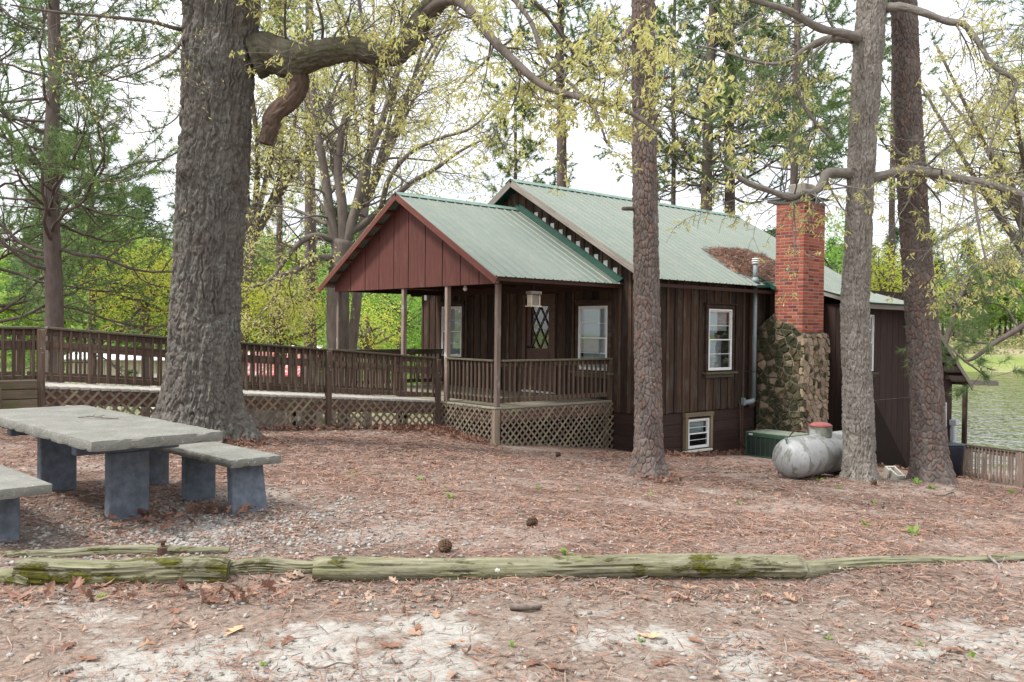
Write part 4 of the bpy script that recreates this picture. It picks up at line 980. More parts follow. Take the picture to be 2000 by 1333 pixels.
# ================================================================== trees
def trunk(name, parent, ctr, rad, mat, kind, nseg, dz, seed=0, flare=None, rmod=None, ztop=None):
    """displaced bark: ctr (n,3) polyline bottom to top, rad (n,)"""
    ctr = np.asarray(ctr, float); z = np.arange(ctr[0, 2], ctr[-1, 2], dz)
    cx = np.interp(z, ctr[:, 2], ctr[:, 0]); cy = np.interp(z, ctr[:, 2], ctr[:, 1]); r0 = np.interp(z, ctr[:, 2], rad)
    k = max(3, int(.35 / dz)); ker = np.hanning(2 * k + 1); ker /= ker.sum()
    sm = lambda a: np.convolve(np.pad(a, k, mode='edge'), ker, 'valid')
    cx, cy, r0 = sm(cx), sm(cy), sm(r0)
    th = np.arange(nseg) * TAU / nseg; TH, Z = np.meshgrid(th, z); R = np.repeat(r0[:, None], nseg, 1); att = np.zeros((len(z), nseg))
    zb_ = ctr[0, 2]
    if flare:                                           # buttress roots
        nr, amt, hgt = flare; lob = .45 + .55 * (.5 + .5 * np.cos(nr * TH + 1.3 * np.sin(TH * 2 + seed) + seed)) ** 1.5
        R = R + amt * lob * np.exp(-(Z - zb_ - .15) / hgt)
    base = np.stack([np.cos(TH) * R, np.sin(TH) * R, Z], -1)
    R = R * (1 + .06 * (vnoise(base * np.array([1.6, 1.6, .7]) + seed) - .5))
    if rmod is not None: R = R + rmod(TH, Z)
    base = np.stack([np.cos(TH) * R, np.sin(TH) * R, Z], -1)
    rm = max(.1, r0.mean())
    pw, ph, wu, wv, e0, e1, amp = {'oak': (.052, .17, .55, .9, .03, .34, .032), 'oakfine': (.03, .11, .55, .9, .03, .36, .019), 'pine': (.05, .105, .6, .8, .02, .22, .022)}[kind]
    circ = max(8, int(TAU * rm / pw)); wf = .45 / pw ** .5
    u = TH / TAU * circ + wu * vnoise(base * wf * 2.2) * 1.6; v = Z / ph + wv * vnoise(base * wf * 1.7 + 5) * 1.4
    iu = np.floor(u).astype(int); iv = np.floor(v).astype(int); d1 = np.full(u.shape, 9.); d2 = d1.copy(); cid = np.zeros(u.shape)
    tab = np.random.default_rng(seed + 3).random((256, 256, 3))
    for du in (-1, 0, 1):
        for dv in (-1, 0, 1):
            a = iu + du; b = iv + dv; t = tab[(a % circ) & 255, b & 255]
            dd_ = np.hypot(a + t[..., 0] - u, b + t[..., 1] - v); nw = dd_ < d1
            d2 = np.where(nw, d1, np.minimum(d2, dd_)); cid = np.where(nw, t[..., 2], cid); d1 = np.where(nw, dd_, d1)
    e = sst(e0, e1, d2 - d1); att = cid
    if kind == 'pine':
        fine = (vnoise(base * np.array([34, 34, 22])) - .5) * .5 + .35 * (np.floor(4 * vnoise(base * np.array([16, 16, 9]) + 2)) / 4)
        R = R + (e * (.5 + .6 * cid) + fine - 1.0) * amp
    else:
        kf = .052 / pw; w3 = base * np.array([1, 1, .12]); jag = .06 / kf * np.stack([vnoise(base * 11 * kf) - .5, vnoise(base * 11 * kf + 7) - .5, 0 * Z], -1)
        g1 = 1 - np.abs(2 * vnoise((w3 + jag) * 19 * kf + seed) - 1); g2 = 1 - np.abs(2 * vnoise((base * np.array([1, 1, .2]) + jag) * 36 * kf + seed + 3) - 1)
        g3 = 1 - np.abs(2 * vnoise(base * np.array([9, 9, 16]) * kf + seed + 9) - 1)
        hgt = -1.1 * sst(.5, .9, g1) - .55 * sst(.6, .93, g2) - .3 * sst(.82, .97, g3) + .45 * (vnoise(base * np.array([60, 60, 26]) * kf) - .5) + .3 * (vnoise(base * 100) - .5)
        R = R + (hgt + .3) * amp
        att = vnoise(w3 * 26 * kf + 5)
    V = np.stack([np.cos(TH) * R + cx[:, None], np.sin(TH) * R + cy[:, None], Z], -1).reshape(-1, 3)
    n = len(z); i, j = np.meshgrid(np.arange(n - 1), np.arange(nseg), indexing='ij')
    Q = np.stack([i * nseg + j, i * nseg + (j + 1) % nseg, (i + 1) * nseg + (j + 1) % nseg, (i + 1) * nseg + j], -1).reshape(-1, 4)
    mb = MB(); mb.add(V, Q, None, att[:-1].ravel()); return obj(name, mb, mat, parent, True)

def wander(p, d, L_, n, wob, lift, rg):
    pts = [np.array(p, float)]; d = np.array(d, float); d /= np.linalg.norm(d)
    for k in range(n):
        d = d + rg.normal(0, wob, 3) + np.array([0, 0, lift]); d /= np.linalg.norm(d); pts.append(pts[-1] + d * L_ / n)
    return np.array(pts), d
def grow(mb, p, d, L_, r, lev, rg, tips, wob=.2, lift=.02, nch=(3, 5), ang=.9, shrink=.62, seg=6, minr=.004, tipseg=True):
    n = max(3, int(L_ / .25)) if lev > 1 else max(3, int(L_ / .18)); n = min(n, 14)
    pts, dl = wander(p, d, L_, n, wob, lift, rg); rr = np.linspace(r, max(minr, r * .45), n + 1); mb.tube(pts, rr, seg if r > .03 else (5 if r > .012 else 3), 0, False)
    if lev <= 0:
        for k in range(1, n + 1): tips.append((pts[k], pts[k] - pts[k - 1]))
        return
    for _ in range(rg.integers(*nch) + (1 if lev > 1 else 0)):
        k = rg.integers(max(1, n // 3), n + 1); ax = rg.normal(0, 1, 3); t = pts[k] - pts[k - 1]; t = t / np.linalg.norm(t); ax -= t * ax.dot(t); ax /= np.linalg.norm(ax) + 1e-9
        a = ang * rg.uniform(.6, 1.2); grow(mb, pts[k], t * math.cos(a) + ax * math.sin(a), L_ * shrink * rg.uniform(.7, 1.15), max(minr, rr[k] * .62), lev - 1, rg, tips, wob, lift, nch, ang, shrink, seg, minr)
    grow(mb, pts[-1], dl, L_ * shrink, max(minr, rr[-1]), lev - 1, rg, tips, wob, lift, nch, ang, shrink, seg, minr)
def nrm(v): return v / (np.linalg.norm(v, axis=-1, keepdims=True) + 1e-9)
def leaves(mb, c, n_per, ln, wd_, spread, rg, droop=.6, dirs=None):
    """drooping leaf clusters round points c: folded rhombic leaves (two triangles, bent on the midrib)"""
    c = np.repeat(np.asarray(c), n_per, 0); n = len(c); c = c + rg.normal(0, spread, (n, 3))
    d = rg.normal(0, 1, (n, 3)); d[:, 2] = d[:, 2] * .5 - droop; d = nrm(d); nn = nrm(np.cross(d, rg.normal(0, 1, (n, 3)))); s = np.cross(d, nn)
    l = (ln * rg.uniform(.55, 1.25, n))[:, None]; w = (wd_ * rg.uniform(.6, 1.2, n))[:, None]
    V = np.stack([c, c + d * l * .5 + s * w * .5 + nn * w * .18, c + d * l, c + d * l * .5 - s * w * .5 + nn * w * .18], 1).reshape(-1, 3)
    k = np.arange(n) * 4; mb.add(V, None, np.stack([k, k + 1, k + 2, k, k + 2, k + 3], 1).reshape(-1, 3), np.repeat(np.clip(rg.normal(.5, .27, n), 0, 1), 2))
def tufts(mb, c, ax, n, ln, wd_, rg, fan=1.0, rv=.25):
    """pine tufts: thin needles fanning from each twig end"""
    c = np.repeat(c, n, 0); a = np.repeat(nrm(ax), n, 0); m_ = len(c); d = nrm(a * .75 + rg.normal(0, fan * .6, (m_, 3))); s = nrm(np.cross(d, rg.normal(0, 1, (m_, 3))))
    b = c - a * rg.uniform(0, .12, m_)[:, None]; l = ln * rg.uniform(.7, 1.15, m_)[:, None]; w = wd_ / 2
    V = np.stack([b + s * w, b - s * w, b + d * l - np.array([0, 0, 1]) * l * .12], 1).reshape(-1, 3); k = np.arange(m_) * 3
    mb.add(V, None, np.stack([k, k + 1, k + 2], 1), np.clip(np.repeat(rg.normal(.5, rv, m_ // n), n) + rg.normal(0, .12, m_), 0, 1))
def px(*a): return np.array([P(x, y, d) for x, y, d in a])
def smooth_path(p, n=8):
    """Catmull-Rom through the given points"""
    p = np.asarray(p, float); q = np.vstack([2 * p[0] - p[1], p, 2 * p[-1] - p[-2]]); out = []
    for i in range(1, len(q) - 2):
        for t in np.linspace(0, 1, n, endpoint=False):
            out.append(.5 * ((2 * q[i]) + (q[i + 1] - q[i - 1]) * t + (2 * q[i - 1] - 5 * q[i] + 4 * q[i + 1] - q[i + 2]) * t * t + (3 * q[i] - q[i - 1] - 3 * q[i + 1] + q[i + 2]) * t ** 3))
    out.append(p[-1]); return np.array(out)
def limb(mb, pts, r0, r1, seg=10, n=8, lump=.0, rg=None):
    q = smooth_path(pts, n); r = np.linspace(r0, r1, len(q))
    if lump: r = r * (1 + lump * (vnoise(q * 6.0) - .5))
    mb.tube(q, r, seg, 0, True); return q, r
def bark_limb(mb, pts, r0, r1, seg=72, n=26, amp=.014, seed=0, rads=None):
    q = smooth_path(pts, n); r = (np.linspace(r0, r1, len(q)) if rads is None else np.interp(np.linspace(0, 1, len(q)), np.linspace(0, 1, len(rads)), rads)) * (1 + .3 * (vnoise(q * 4.5 + seed) - .5)); r = r * (1 + .16 * np.exp(-np.cumsum(np.r_[0, np.linalg.norm(np.diff(q, axis=0), axis=1)]) / (r0 * 1.2))); V, Q, T = tubegeo(q, r, seg, True); m_ = len(q) * seg; c = np.repeat(q, seg, 0); o_ = V[:m_] - c; rr = np.linalg.norm(o_, axis=1, keepdims=True); o_ = o_ / rr
    ang = np.tile(np.arange(seg) * TAU / seg, len(q)); al = np.repeat(np.cumsum(np.r_[0, np.linalg.norm(np.diff(q, axis=0), axis=1)]), seg); w = np.stack([np.cos(ang) * rr[:, 0], np.sin(ang) * rr[:, 0], al * .28], -1)
    a = 1 - np.abs(2 * vnoise(w * 24 + seed) - 1); b = 1 - np.abs(2 * vnoise(w * 44 + seed + 3) - 1); h = -sst(.55, .95, a) - .5 * sst(.6, .95, b) + .5 * vnoise(V[:m_] * 50) + .9 * (vnoise(V[:m_] * 9 + seed) - .5)
    V[:m_] += o_ * (h * amp)[:, None]; mb.add(V, Q, T); return q, r
def sprout(mb, q, r, cnt, rg, tips, L0=.9, lev=2, up=.35, lo=.15, ang=None, rr=.3):
    """side branches with twigs along a limb path"""
    for _ in range(cnt):
        k = int(rg.uniform(lo, 1) * (len(q) - 2)) + 1; t = nrm(q[k] - q[k - 1]); d = rg.normal(0, 1, 3); d -= t * d.dot(t); d = nrm(d); d[2] += up
        grow(mb, q[k], nrm(t * .55 + d), L0 * rg.uniform(.6, 1.3), max(.006, r[k] * rr), lev, rg, tips, .22, .0, (2, 4), .8, .66, 5, .0035)

# ---- the big oak beside the ramp
rg = np.random.default_rng(21)
OB = np.array([-.39, -5.18]); zb_ = h1(*OB) - .12; D0 = 12.35
pp = px((397, 870, D0), (399, 700, D0), (404, 560, D0), (412, 430, D0), (418, 330, D0), (424, 200, D0), (430, 80, D0), (436, 0, D0), (446, -150, D0))
ctr = np.vstack([[OB[0], OB[1], zb_], pp[1:]]); rad = np.array([.53, .49, .475, .475, .495, .49, .515, .53, .53])
def knobs(TH, Z):
    # camera side of the trunk
    ta = math.atan2(CP[1] - OB[1], CP[0] - OB[0]); o_ = 0
    for (a, z, s, h) in ((ta - .75, P(385, 335, D0)[2], .17, .10), (ta + .62, P(470, 130, D0)[2], .2, .05), (ta - .35, P(395, 130, D0)[2], .13, .05), (ta - .95, P(360, 10, D0)[2], .14, .13), (ta + .1, P(430, 560, D0)[2], .2, .02)):
        da = (TH - a + math.pi) % TAU - math.pi; o_ = o_ + h * np.exp(-((da * .52) ** 2 + (Z - z) ** 2) / (2 * s * s))
    return o_
oak = thing('oak_tree', 'massive old oak with furrowed grey bark standing between the ramp and the concrete table', 'tree', (OB[0], OB[1], h1(*OB)))
trunk('trunk', oak, ctr, rad, M_BOAK, 'oak', 460, .016, 4, (5, .34, .4), knobs)
tips = []; mb = MB(); d = D0
q, r = bark_limb(mb, px((496, 112, d), (524, 105, d), (580, 118, d - .1), (632, 104, d - .3), (690, 96, d - .4), (752, 108, d - .5), (790, 92, d - .6), (822, 45, d - .7), (862, -10, d - .8), (900, -90, d - .9)), .30, .12, 84, 22, .02, 2, (.29, .275, .235, .185, .165, .16, .15, .145, .13, .11))
lm = obj('limb', mb, M_LIMB, oak, True); mb = MB()
q2, r2 = bark_limb(mb, px((578, 140, d), (582, 168, d - .05), (566, 196, d - .1), (534, 225, d - .15), (527, 250, d - .15), (519, 282, d - .15)), .155, .10, 60, 22, .016, 7); obj('broken_limb', mb, barkmat('peeling limb bark', (.075, .055, .043), (.155, .105, .08)), oak, True)

mb = MB()
q3, r3 = limb(mb, px((820, 40, d - .7), (862, 5, d - 1.1), (905, 8, d - 1.6), (960, 75, d - 2.0), (1005, 120, d - 2.3), (1062, 168, d - 2.6), (1130, 190, d - 2.9), (1225, 218, d - 3.2), (1290, 260, d - 3.4)), .075, .02, 10)
q4, r4 = limb(mb, px((735, 104, d - .5), (732, 160, d - .3), (728, 180, d - .2)), .045, .03, 8)
q5, r5 = limb(mb, px((980, -30, d - 1.5), (1035, 40, d - 1.8), (1062, 110, d - 2.1), (1110, 160, d - 2.3), (1160, 215, d - 2.6), (1185, 280, d - 2.8)), .035, .012, 8)
q6, r6 = limb(mb, px((366, 60, d), (340, 55, d - .3), (290, 42, d - .6), (200, 32, d - 1.), (110, 24, d - 1.4), (20, 10, d - 1.8)), .035, .012, 8)
q7, r7 = limb(mb, px((368, 52, d - .2), (345, 95, d - .5), (310, 120, d - .8), (260, 145, d - 1.1), (205, 160, d - 1.4)), .03, .008, 8)
q8, r8 = limb(mb, px((362, 185, d), (345, 230, d - .5), (300, 255, d - .8), (240, 262, d - 1.1)), .014, .005, 6)
q9, r9 = limb(mb, px((352, 295, d), (315, 312, d - .5), (270, 318, d - .8), (225, 330, d - 1.1)), .015, .005, 6)
q10, r10 = limb(mb, px((560, 95, d), (556, 40, d - .3), (560, -20, d - .5)), .022, .014, 8)
q11, r11 = limb(mb, px((628, 90, d - .2), (630, 50, d - .5), (618, 0, d - .7), (600, -40, d - .9)), .022, .014, 8)
q12, r12 = limb(mb, px((1010, -20, d - 1.8), (1060, 20, d - 1.0), (1090, 60, d - .5), (1150, 130, d), (1215, 60, d + .3)), .03, .01, 8)
sprout(mb, q3, r3, 24, rg, tips, .6, 2, .35); sprout(mb, q5, r5, 12, rg, tips, .5, 2, .2); sprout(mb, q, r, 26, rg, tips, .8, 2, .4, .35, rr=.09); sprout(mb, q12, r12, 12, rg, tips, .6, 2, .3)
sprout(mb, q10, r10, 7, rg, tips, .6, 2, 0); sprout(mb, q11, r11, 8, rg, tips, .7, 2, 0)
sparse = []; sprout(mb, q6, r6, 10, rg, sparse, .8, 2, -.1); sprout(mb, q7, r7, 8, rg, sparse, .6, 2, -.1); sprout(mb, q8, r8, 6, rg, sparse, .6, 1, -.2); sprout(mb, q9, r9, 6, rg, sparse, .6, 1, -.1)
# upper crown above the picture, so that the yard is shaded from overhead
for k in range(9):
    a = k * TAU / 9 + .3; st = np.array([ctr[-1, 0], ctr[-1, 1], ctr[-1, 2] + .6]); pth = np.array([st, st + np.array([math.cos(a) * 1.4, math.sin(a) * 1.4, 1.2]), st + np.array([math.cos(a) * 3.2, math.sin(a) * 3.2, 2.0 + .5 * math.sin(3 * a)]), st + np.array([math.cos(a) * 5., math.sin(a) * 5., 2.3])])
    qq, rr_ = limb(mb, pth, .16, .04, 7, 5); sprout(mb, qq, rr_, 7, rg, tips, 1.3, 2, .2)
obj('branches', mb, M_BFAR, oak, True)
lf = MB(); tp = np.array([t[0] for t in tips]); leaves(lf, tp[rg.random(len(tp)) < .3], 8, .09, .028, .03, rg, 1.0)
sp_ = np.array([t[0] for t in sparse]); leaves(lf, sp_[rg.random(len(sp_)) < .16], 3, .06, .022, .05, rg, .9)
obj('foliage', lf, M_LOAK, oak)

# ---- pale oak beside the propane tank
rg = np.random.default_rng(33); D1 = 12.95; OB2 = np.array([5.50, 2.42])
pp = px((1680, 930, D1), (1676, 800, D1), (1672, 700, D1), (1669, 600, D1), (1676, 480, D1), (1680, 360, D1), (1686, 250, D1), (1694, 130, D1), (1703, 0, D1), (1712, -160, D1))
pp[0] = [pp[0][0], pp[0][1], h1(*pp[0][:2]) - .1]
oak2 = thing('oak_tree', 'slender pale grey oak standing just behind the propane tank', 'tree', (pp[0][0], pp[0][1], pp[0][2] + .1))
def knob2(TH, Z):
    ta = math.atan2(CP[1] - pp[0][1], CP[0] - pp[0][0]); o_ = 0
    for (a, y, s, h) in ((ta + .7, 610, .09, .035), (ta - .2, 600, .1, .025), (ta + .6, 320, .1, .04), (ta - .5, 330, .1, .03), (ta - .4, 70, .12, .05), (ta + .2, 495, .05, -.03), (ta - .1, 110, .09, .03)):
        da = (TH - a + math.pi) % TAU - math.pi; o_ = o_ + h * np.exp(-((da * .24) ** 2 + (Z - P(1680, y, D1)[2]) ** 2) / (2 * s * s))
    return o_
trunk('trunk', oak2, pp, np.array([.262, .255, .235, .232, .222, .22, .235, .24, .245, .235]) * .87, M_BOAK2, 'oakfine', 340, .013, 9, (6, .07, .16), knob2)
mb = MB(); tips = []; d = D1
L1 = bark_limb(mb, px((1690, 352, d), (1720, 345, d - .1), (1770, 334, d - .3), (1830, 340, d - .5), (1880, 350, d - .7), (1940, 362, d - .9), (2010, 385, d - 1.1), (2080, 400, d - 1.3)), .085, .045, 40, 18, .006, 1)
L2 = bark_limb(mb, px((1668, 340, d), (1640, 338, d - .15), (1615, 340, d - .25), (1605, 362, d - .3), (1588, 376, d - .35), (1562, 378, d - .4), (1540, 385, d - .5), (1500, 372, d - .6), (1455, 355, d - .7), (1415, 325, d - .8)), .085, .03, 40, 18, .006, 2)
L3 = bark_limb(mb, px((1690, 78, d), (1650, 66, d - .3), (1600, 55, d - .6), (1540, 22, d - .9), (1470, 0, d - 1.2), (1390, -25, d - 1.4)), .075, .035, 40, 18, .006, 3)
L4 = bark_limb(mb, px((1665, 75, d), (1625, 75, d + .2), (1590, 88, d + .4), (1556, 112, d + .5), (1553, 140, d + .55), (1560, 185, d + .6), (1585, 230, d + .6), (1626, 272, d + .5)), .07, .024, 40, 18, .006, 4)
L5 = bark_limb(mb, px((1715, 18, d), (1760, 14, d - .2), (1800, 24, d - .4), (1850, 42, d - .5), (1885, 50, d - .6), (1915, 90, d - .7), (1940, 130, d - .8), (1985, 165, d - .9), (1950, 235, d - 1.), (1928, 305, d - 1.)), .07, .016, 40, 18, .006, 5)
L6 = limb(mb, px((1556, 112, d + .5), (1520, 125, d + .6), (1470, 120, d + .8), (1410, 100, d + 1.), (1340, 85, d + 1.1)), .035, .012, 8)
L7 = limb(mb, px((1588, 376, d - .35), (1570, 390, d - .4), (1535, 398, d - .5), (1500, 395, d - .6)), .04, .02, 8)
L8 = limb(mb, px((1900, 355, d - .8), (1905, 400, d - .8), (1915, 460, d - .9), (1930, 530, d - 1.)), .03, .012, 8)
for q, c, l0 in ((L1, 16, .8), (L2, 15, .7), (L3, 14, .8), (L4, 12, .7), (L5, 26, .8), (L6, 8, .6), (L8, 12, .6)): sprout(mb, q[0], q[1], c, rg, tips, l0, 2, .05, .25, rr=.28)
st = pp[-1] - np.array([0, 0, .2])
for k in range(6):
    a = k * TAU / 6; qq = limb(mb, np.array([st, st + np.array([math.cos(a) * .8, math.sin(a) * .8, 1.2]), st + np.array([math.cos(a) * 2.2, math.sin(a) * 2.2, 2.3])]), .09, .03, 7, 5); sprout(mb, qq[0], qq[1], 6, rg, tips, 1.0, 2, .2)
obj('limbs', mb, M_BOAK2, oak2, True)
lf = MB(); tp = np.array([t[0] for t in tips]); leaves(lf, tp[rg.random(len(tp)) < .2], 8, .085, .026, .03, rg, 1.0); obj('foliage', lf, M_LOAK, oak2)

# ---- two near pines with plated bark
def pine_crown(mb, nd, st, top, r, rg, n=26, L0=2.2, t0=0., needles=26, ln=.2, wd_=.006):
    tips = []
    for k in range(n):
        t = t0 + (1 - t0) * (k + .5) / n; p = st + (top - st) * t; a = rg.uniform(0, TAU); l = L0 * (1.1 - .75 * t) * rg.uniform(.6, 1.2)
        grow(mb, p, (math.cos(a), math.sin(a), .05 + .4 * t), l, max(.012, r * .24 * (1 - .7 * t)), 2, rg, tips, .16, .035, (2, 4), .75, .55, 5, .005)
    if nd is not None and len(tips):
        c = np.array([q[0] for q in tips]); ax = np.array([q[1] for q in tips]); tufts(nd, c, ax, int(needles * 1.15), ln * 1.05, wd_ * 1.15, rg)
    return tips
def near_pine(label, path, rad, seed, stubs=()):
    rg = np.random.default_rng(seed); t = thing('pine_tree', label, 'tree', (path[0][0], path[0][1], h1(path[0][0], path[0][1])))
    trunk('trunk', t, path, rad, M_BPINE, 'pine', 230, .012, seed, (5, .11, .22))
    mb = MB(); top = path[-1] + np.array([0, 0, 5.]); mb.tube([path[-1] - [0, 0, .1], top], [rad[-1] * .95, rad[-1] * .4], 9)
    nd = MB(); pine_crown(mb, nd, path[-1], top, rad[-1], rg, 18, 2.0, .1, 14)
    for a in stubs:
        sb = MB(); limb(sb, a[0], a[1], a[2], 8); obj('dead_branch', sb, M_BPF, t, True)
    obj('branches', mb, M_BPF, t, True); obj('foliage', nd, M_PINE, t); return t
D2 = 11.85
p1 = px((1268, 930, D2), (1266, 780, D2), (1264, 640, D2), (1262, 480, D2), (1259, 330, D2), (1257, 170, D2), (1256, 0, D2), (1255, -160, D2)); p1[0][2] = h1(*p1[0][:2]) - .1
near_pine('straight pine with grey red plated bark in front of the porch end', p1, np.array([.20, .19, .186, .178, .172, .168, .165, .16]), 5,
  ((px((1240, 408, D2), (1225, 408, D2 - .1), (1217, 408, D2 - .2)), .03, .026), (px((1240, 45, D2), (1222, 70, D2 - .2), (1205, 78, D2 - .3), (1170, 78, D2 - .5)), .05, .02), (px((1275, 160, D2), (1300, 152, D2 - .2), (1308, 150, D2 - .3)), .02, .015)))
D3 = 13.4
p2 = px((1822, 930, D3), (1814, 850, D3), (1806, 700, D3), (1795, 560, D3), (1785, 430, D3), (1777, 300, D3), (1771, 150, D3), (1765, 0, D3), (1760, -160, D3)); p2[0][2] = h1(*p2[0][:2]) - .1
near_pine('leaning pine with dark red plated bark and flared base beside the broken block', p2, np.array([.29, .262, .242, .228, .216, .208, .2, .196, .19]), 8,
  ((px((1797, 330, D3), (1815, 320, D3 - .2), (1835, 300, D3 - .4), (1858, 283, D3 - .6)), .022, .012),))

# ================================================================== yard furniture
TR = math.radians(5.0)
def place(cx, cy, rz_=TR): return Matrix.Translation((cx, cy, 0)) @ Matrix.Rotation(rz_, 4, 'Z')
def slab(name, label, x0, x1, y0, y1, z0, z1, M, parent, seed):
    """rough cast slab: subdivided box with chipped, wavy edges"""
    nx_, ny_, nz_ = 56, 22, 5; r_ = np.random.default_rng(seed); mb = MB()
    def grid(f, na, nb):
        a, b = np.meshgrid(np.linspace(0, 1, na), np.linspace(0, 1, nb), indexing='ij'); V = f(a.ravel(), b.ravel()); i, j = np.meshgrid(np.arange(na - 1), np.arange(nb - 1), indexing='ij')
        return V, np.stack([i * nb + j, (i + 1) * nb + j, (i + 1) * nb + j + 1, i * nb + j + 1], -1).reshape(-1, 4)
    X_ = lambda t: x0 + (x1 - x0) * t; Y_ = lambda t: y0 + (y1 - y0) * t; Z_ = lambda t: z0 + (z1 - z0) * t; O = np.ones
    fs_ = [(lambda a, b: np.stack([X_(a), Y_(b), z1 * O(a.shape)], 1), nx_, ny_, 0), (lambda a, b: np.stack([X_(a), Y_(b), z0 * O(a.shape)], 1), nx_, ny_, 1),
           (lambda a, b: np.stack([X_(a), y0 * O(a.shape), Z_(b)], 1), nx_, nz_, 0), (lambda a, b: np.stack([X_(a), y1 * O(a.shape), Z_(b)], 1), nx_, nz_, 1),
           (lambda a, b: np.stack([x0 * O(a.shape), Y_(a), Z_(b)], 1), ny_, nz_, 1), (lambda a, b: np.stack([x1 * O(a.shape), Y_(a), Z_(b)], 1), ny_, nz_, 0)]
    c = np.array([(x0 + x1) / 2, (y0 + y1) / 2, (z0 + z1) / 2]); h = np.array([x1 - x0, y1 - y0, z1 - z0]) / 2; A = np.array(M)
    for f, na, nb, fl in fs_:
        V, Q = grid(f, na, nb); e = h - np.abs(V - c); ed = np.sort(e, 1)[:, 1]; rough = vnoise(V * 22 + seed) - .5
        k = sst(.03, .0, ed); V = V - np.sign(V - c) * (k * (.005 + .02 * np.clip(vnoise(V * 26 + seed) - .5, 0, 1)))[:, None]
        V = V + (rough * .0035)[:, None] * np.sign(V - c) * (e < 1e-4)
        V = V @ A[:3, :3].T + A[:3, 3]; mb.add(V, Q[:, ::-1] if fl else Q)
    o_ = obj(name, mb, M_CONC, parent)
    if label: o_['label'] = label
    return o_
def leg(name, M, x, yc, w, t, z0, z1, parent, tilt=0., splay=0.):
    mb = MB(); A = np.array(M); V, Q, T = boxgeo(t, w, z1 - z0, .008); V = V.copy(); zz = (V[:, 2] + (z1 - z0) / 2) / (z1 - z0)
    V[:, 0] += tilt * (1 - zz); V[:, 1] *= 1 + splay * (1 - zz); V = V + np.array([x, yc, (z0 + z1) / 2]); V = V @ A[:3, :3].T + A[:3, 3]; mb.add(V, Q, T); return obj(name, mb, M_LEG, parent)
Mt = place(3.98, -7.83); tz = .60
tab = thing('picnic_table', 'large lichened concrete picnic table on blue grey T shaped legs', 'table', (3.98, -7.83, h1(3.98, -7.83)), rz=TR)
slab('table_top', None, -1.46, 1.46, -.49, .49, tz - .085, tz, Mt, tab, 3)
for x in (.80, -.80):
    g_ = h1(*(Mt @ Vector((x, 0, 0))).to_2d()) - .05
    leg('cross_bar', Mt, x, .02, .80, .10, tz - .185, tz - .083, tab); leg('table_leg', Mt, x, .02, .31, .10, g_, tz - .186, tab)
def bench(label, cx, cy, ln, zt2, seed, legs, w=.46, rz_=TR):
    M = place(cx, cy, rz_); b = thing('bench', label, 'bench', (cx, cy, h1(cx, cy)), 'concrete benches at the picnic table', rz_); slab('bench_top', None, -ln / 2, ln / 2, -w / 2, w / 2, zt2 - .075, zt2, M, b, seed)
    for x, ti, sp in legs:
        g_ = h1(*(M @ Vector((x, 0, 0))).to_2d()) - .05; leg('bench_leg', M, x, 0, .29, .085, g_, zt2 - .077, b, ti, sp)
bench('concrete bench with one leaning leg in front of the big oak', 4.06, -6.93, 2.2, .33, 5, ((.90, .07, .12), (.06, 0, 0), (-.92, 0, 0)))
bench('broad concrete bench with chipped edge beside the mossy timber edging', 4.45, -8.78, 2.2, .34, 8, ((.72, 0, 0), (-.72, 0, 0)), .5)
tw = MB(); q = [Mt @ Vector(v) for v in ((-.15, -.02, tz + .006), (-.03, .05, tz + .02), (.06, .1, tz + .012), (.17, .19, tz + .01))]; tw.tube(smooth_path([tuple(v) for v in q], 4), .005, 5)
for a, b in (((-.03, .05, tz + .02), (-.1, .1, tz + .03)), ((.06, .1, tz + .012), (.1, .07, tz + .035)), ((.0, .07, tz + .018), (.02, .14, tz + .03))): tw.tube([tuple(Mt @ Vector(a)), tuple(Mt @ Vector(b))], .003, 4)
tag(obj('twig', tw, M_STICK), 'small forked dead twig lying on the concrete table top', 'twig')

# ---- propane tank
tx_, ty_, tzc, tr_ = 4.86, 1.76, -.475, .312
tank = thing('propane_tank', 'silver propane tank with stained paint and red domed lid', 'tank', (tx_, ty_ + .8, -.8))
mb = MB(); a = np.linspace(0, math.pi / 2, 14); prof = [(-.25 * math.cos(t), tr_ * math.sin(t)) for t in a] + [(1.56 + .25 * math.sin(t), tr_ * math.cos(t)) for t in a]
mb.tube([(tx_, ty_ + y, tzc) for y, r in prof], [max(.002, r) for y, r in prof], 48); obj('shell', mb, M_TANK, tank, True)
for y in (.3, 1.25):
    mb = MB(); mb.box((tx_, ty_ + y, tzc - tr_ - .0), (.34, .06, .14), b=.008); obj('leg', mb, M_RUST, tank)
mb = MB(); dz = tzc + tr_ - .03; mb.tube([(tx_, ty_ + .78, dz), (tx_, ty_ + .78, dz + .165)], .172, 36, cap=False); dm = obj('dome_collar', mb, plain('mossy tank paint', (.2, .21, .17), .6, .4, 9, stain=(.42, .42, .4), sf=(.5, .62), ss=7), tank, True)
mb = MB(); a = np.linspace(0, math.pi / 2, 9); mb.tube([(tx_, ty_ + .78, dz + .15 + .065 * math.sin(t)) for t in a], [max(.002, .178 * math.cos(t)) for t in a], 36); obj('dome_lid', mb, M_TRED, tank, True)
mb = MB(); mb.tube([(tx_, ty_ - .17, tzc + .235), (tx_, ty_ - .19, tzc + .30)], .012, 8); mb.box((tx_, ty_ - .19, tzc + .305), (.05, .025, .03), b=.004); obj('lifting_lug', mb, M_STEEL, tank)
mb = MB(); mb.tube(smooth_path([(tx_ - .15, ty_ + .6, dz + .06), (tx_ - .3, ty_ + .5, dz + .05), (tx_ - .42, ty_ + .45, dz - .2), (tx_ - .5, ty_ + .4, -.85)], 5), .01, 6); obj('gas_line', mb, M_RUST, tank)
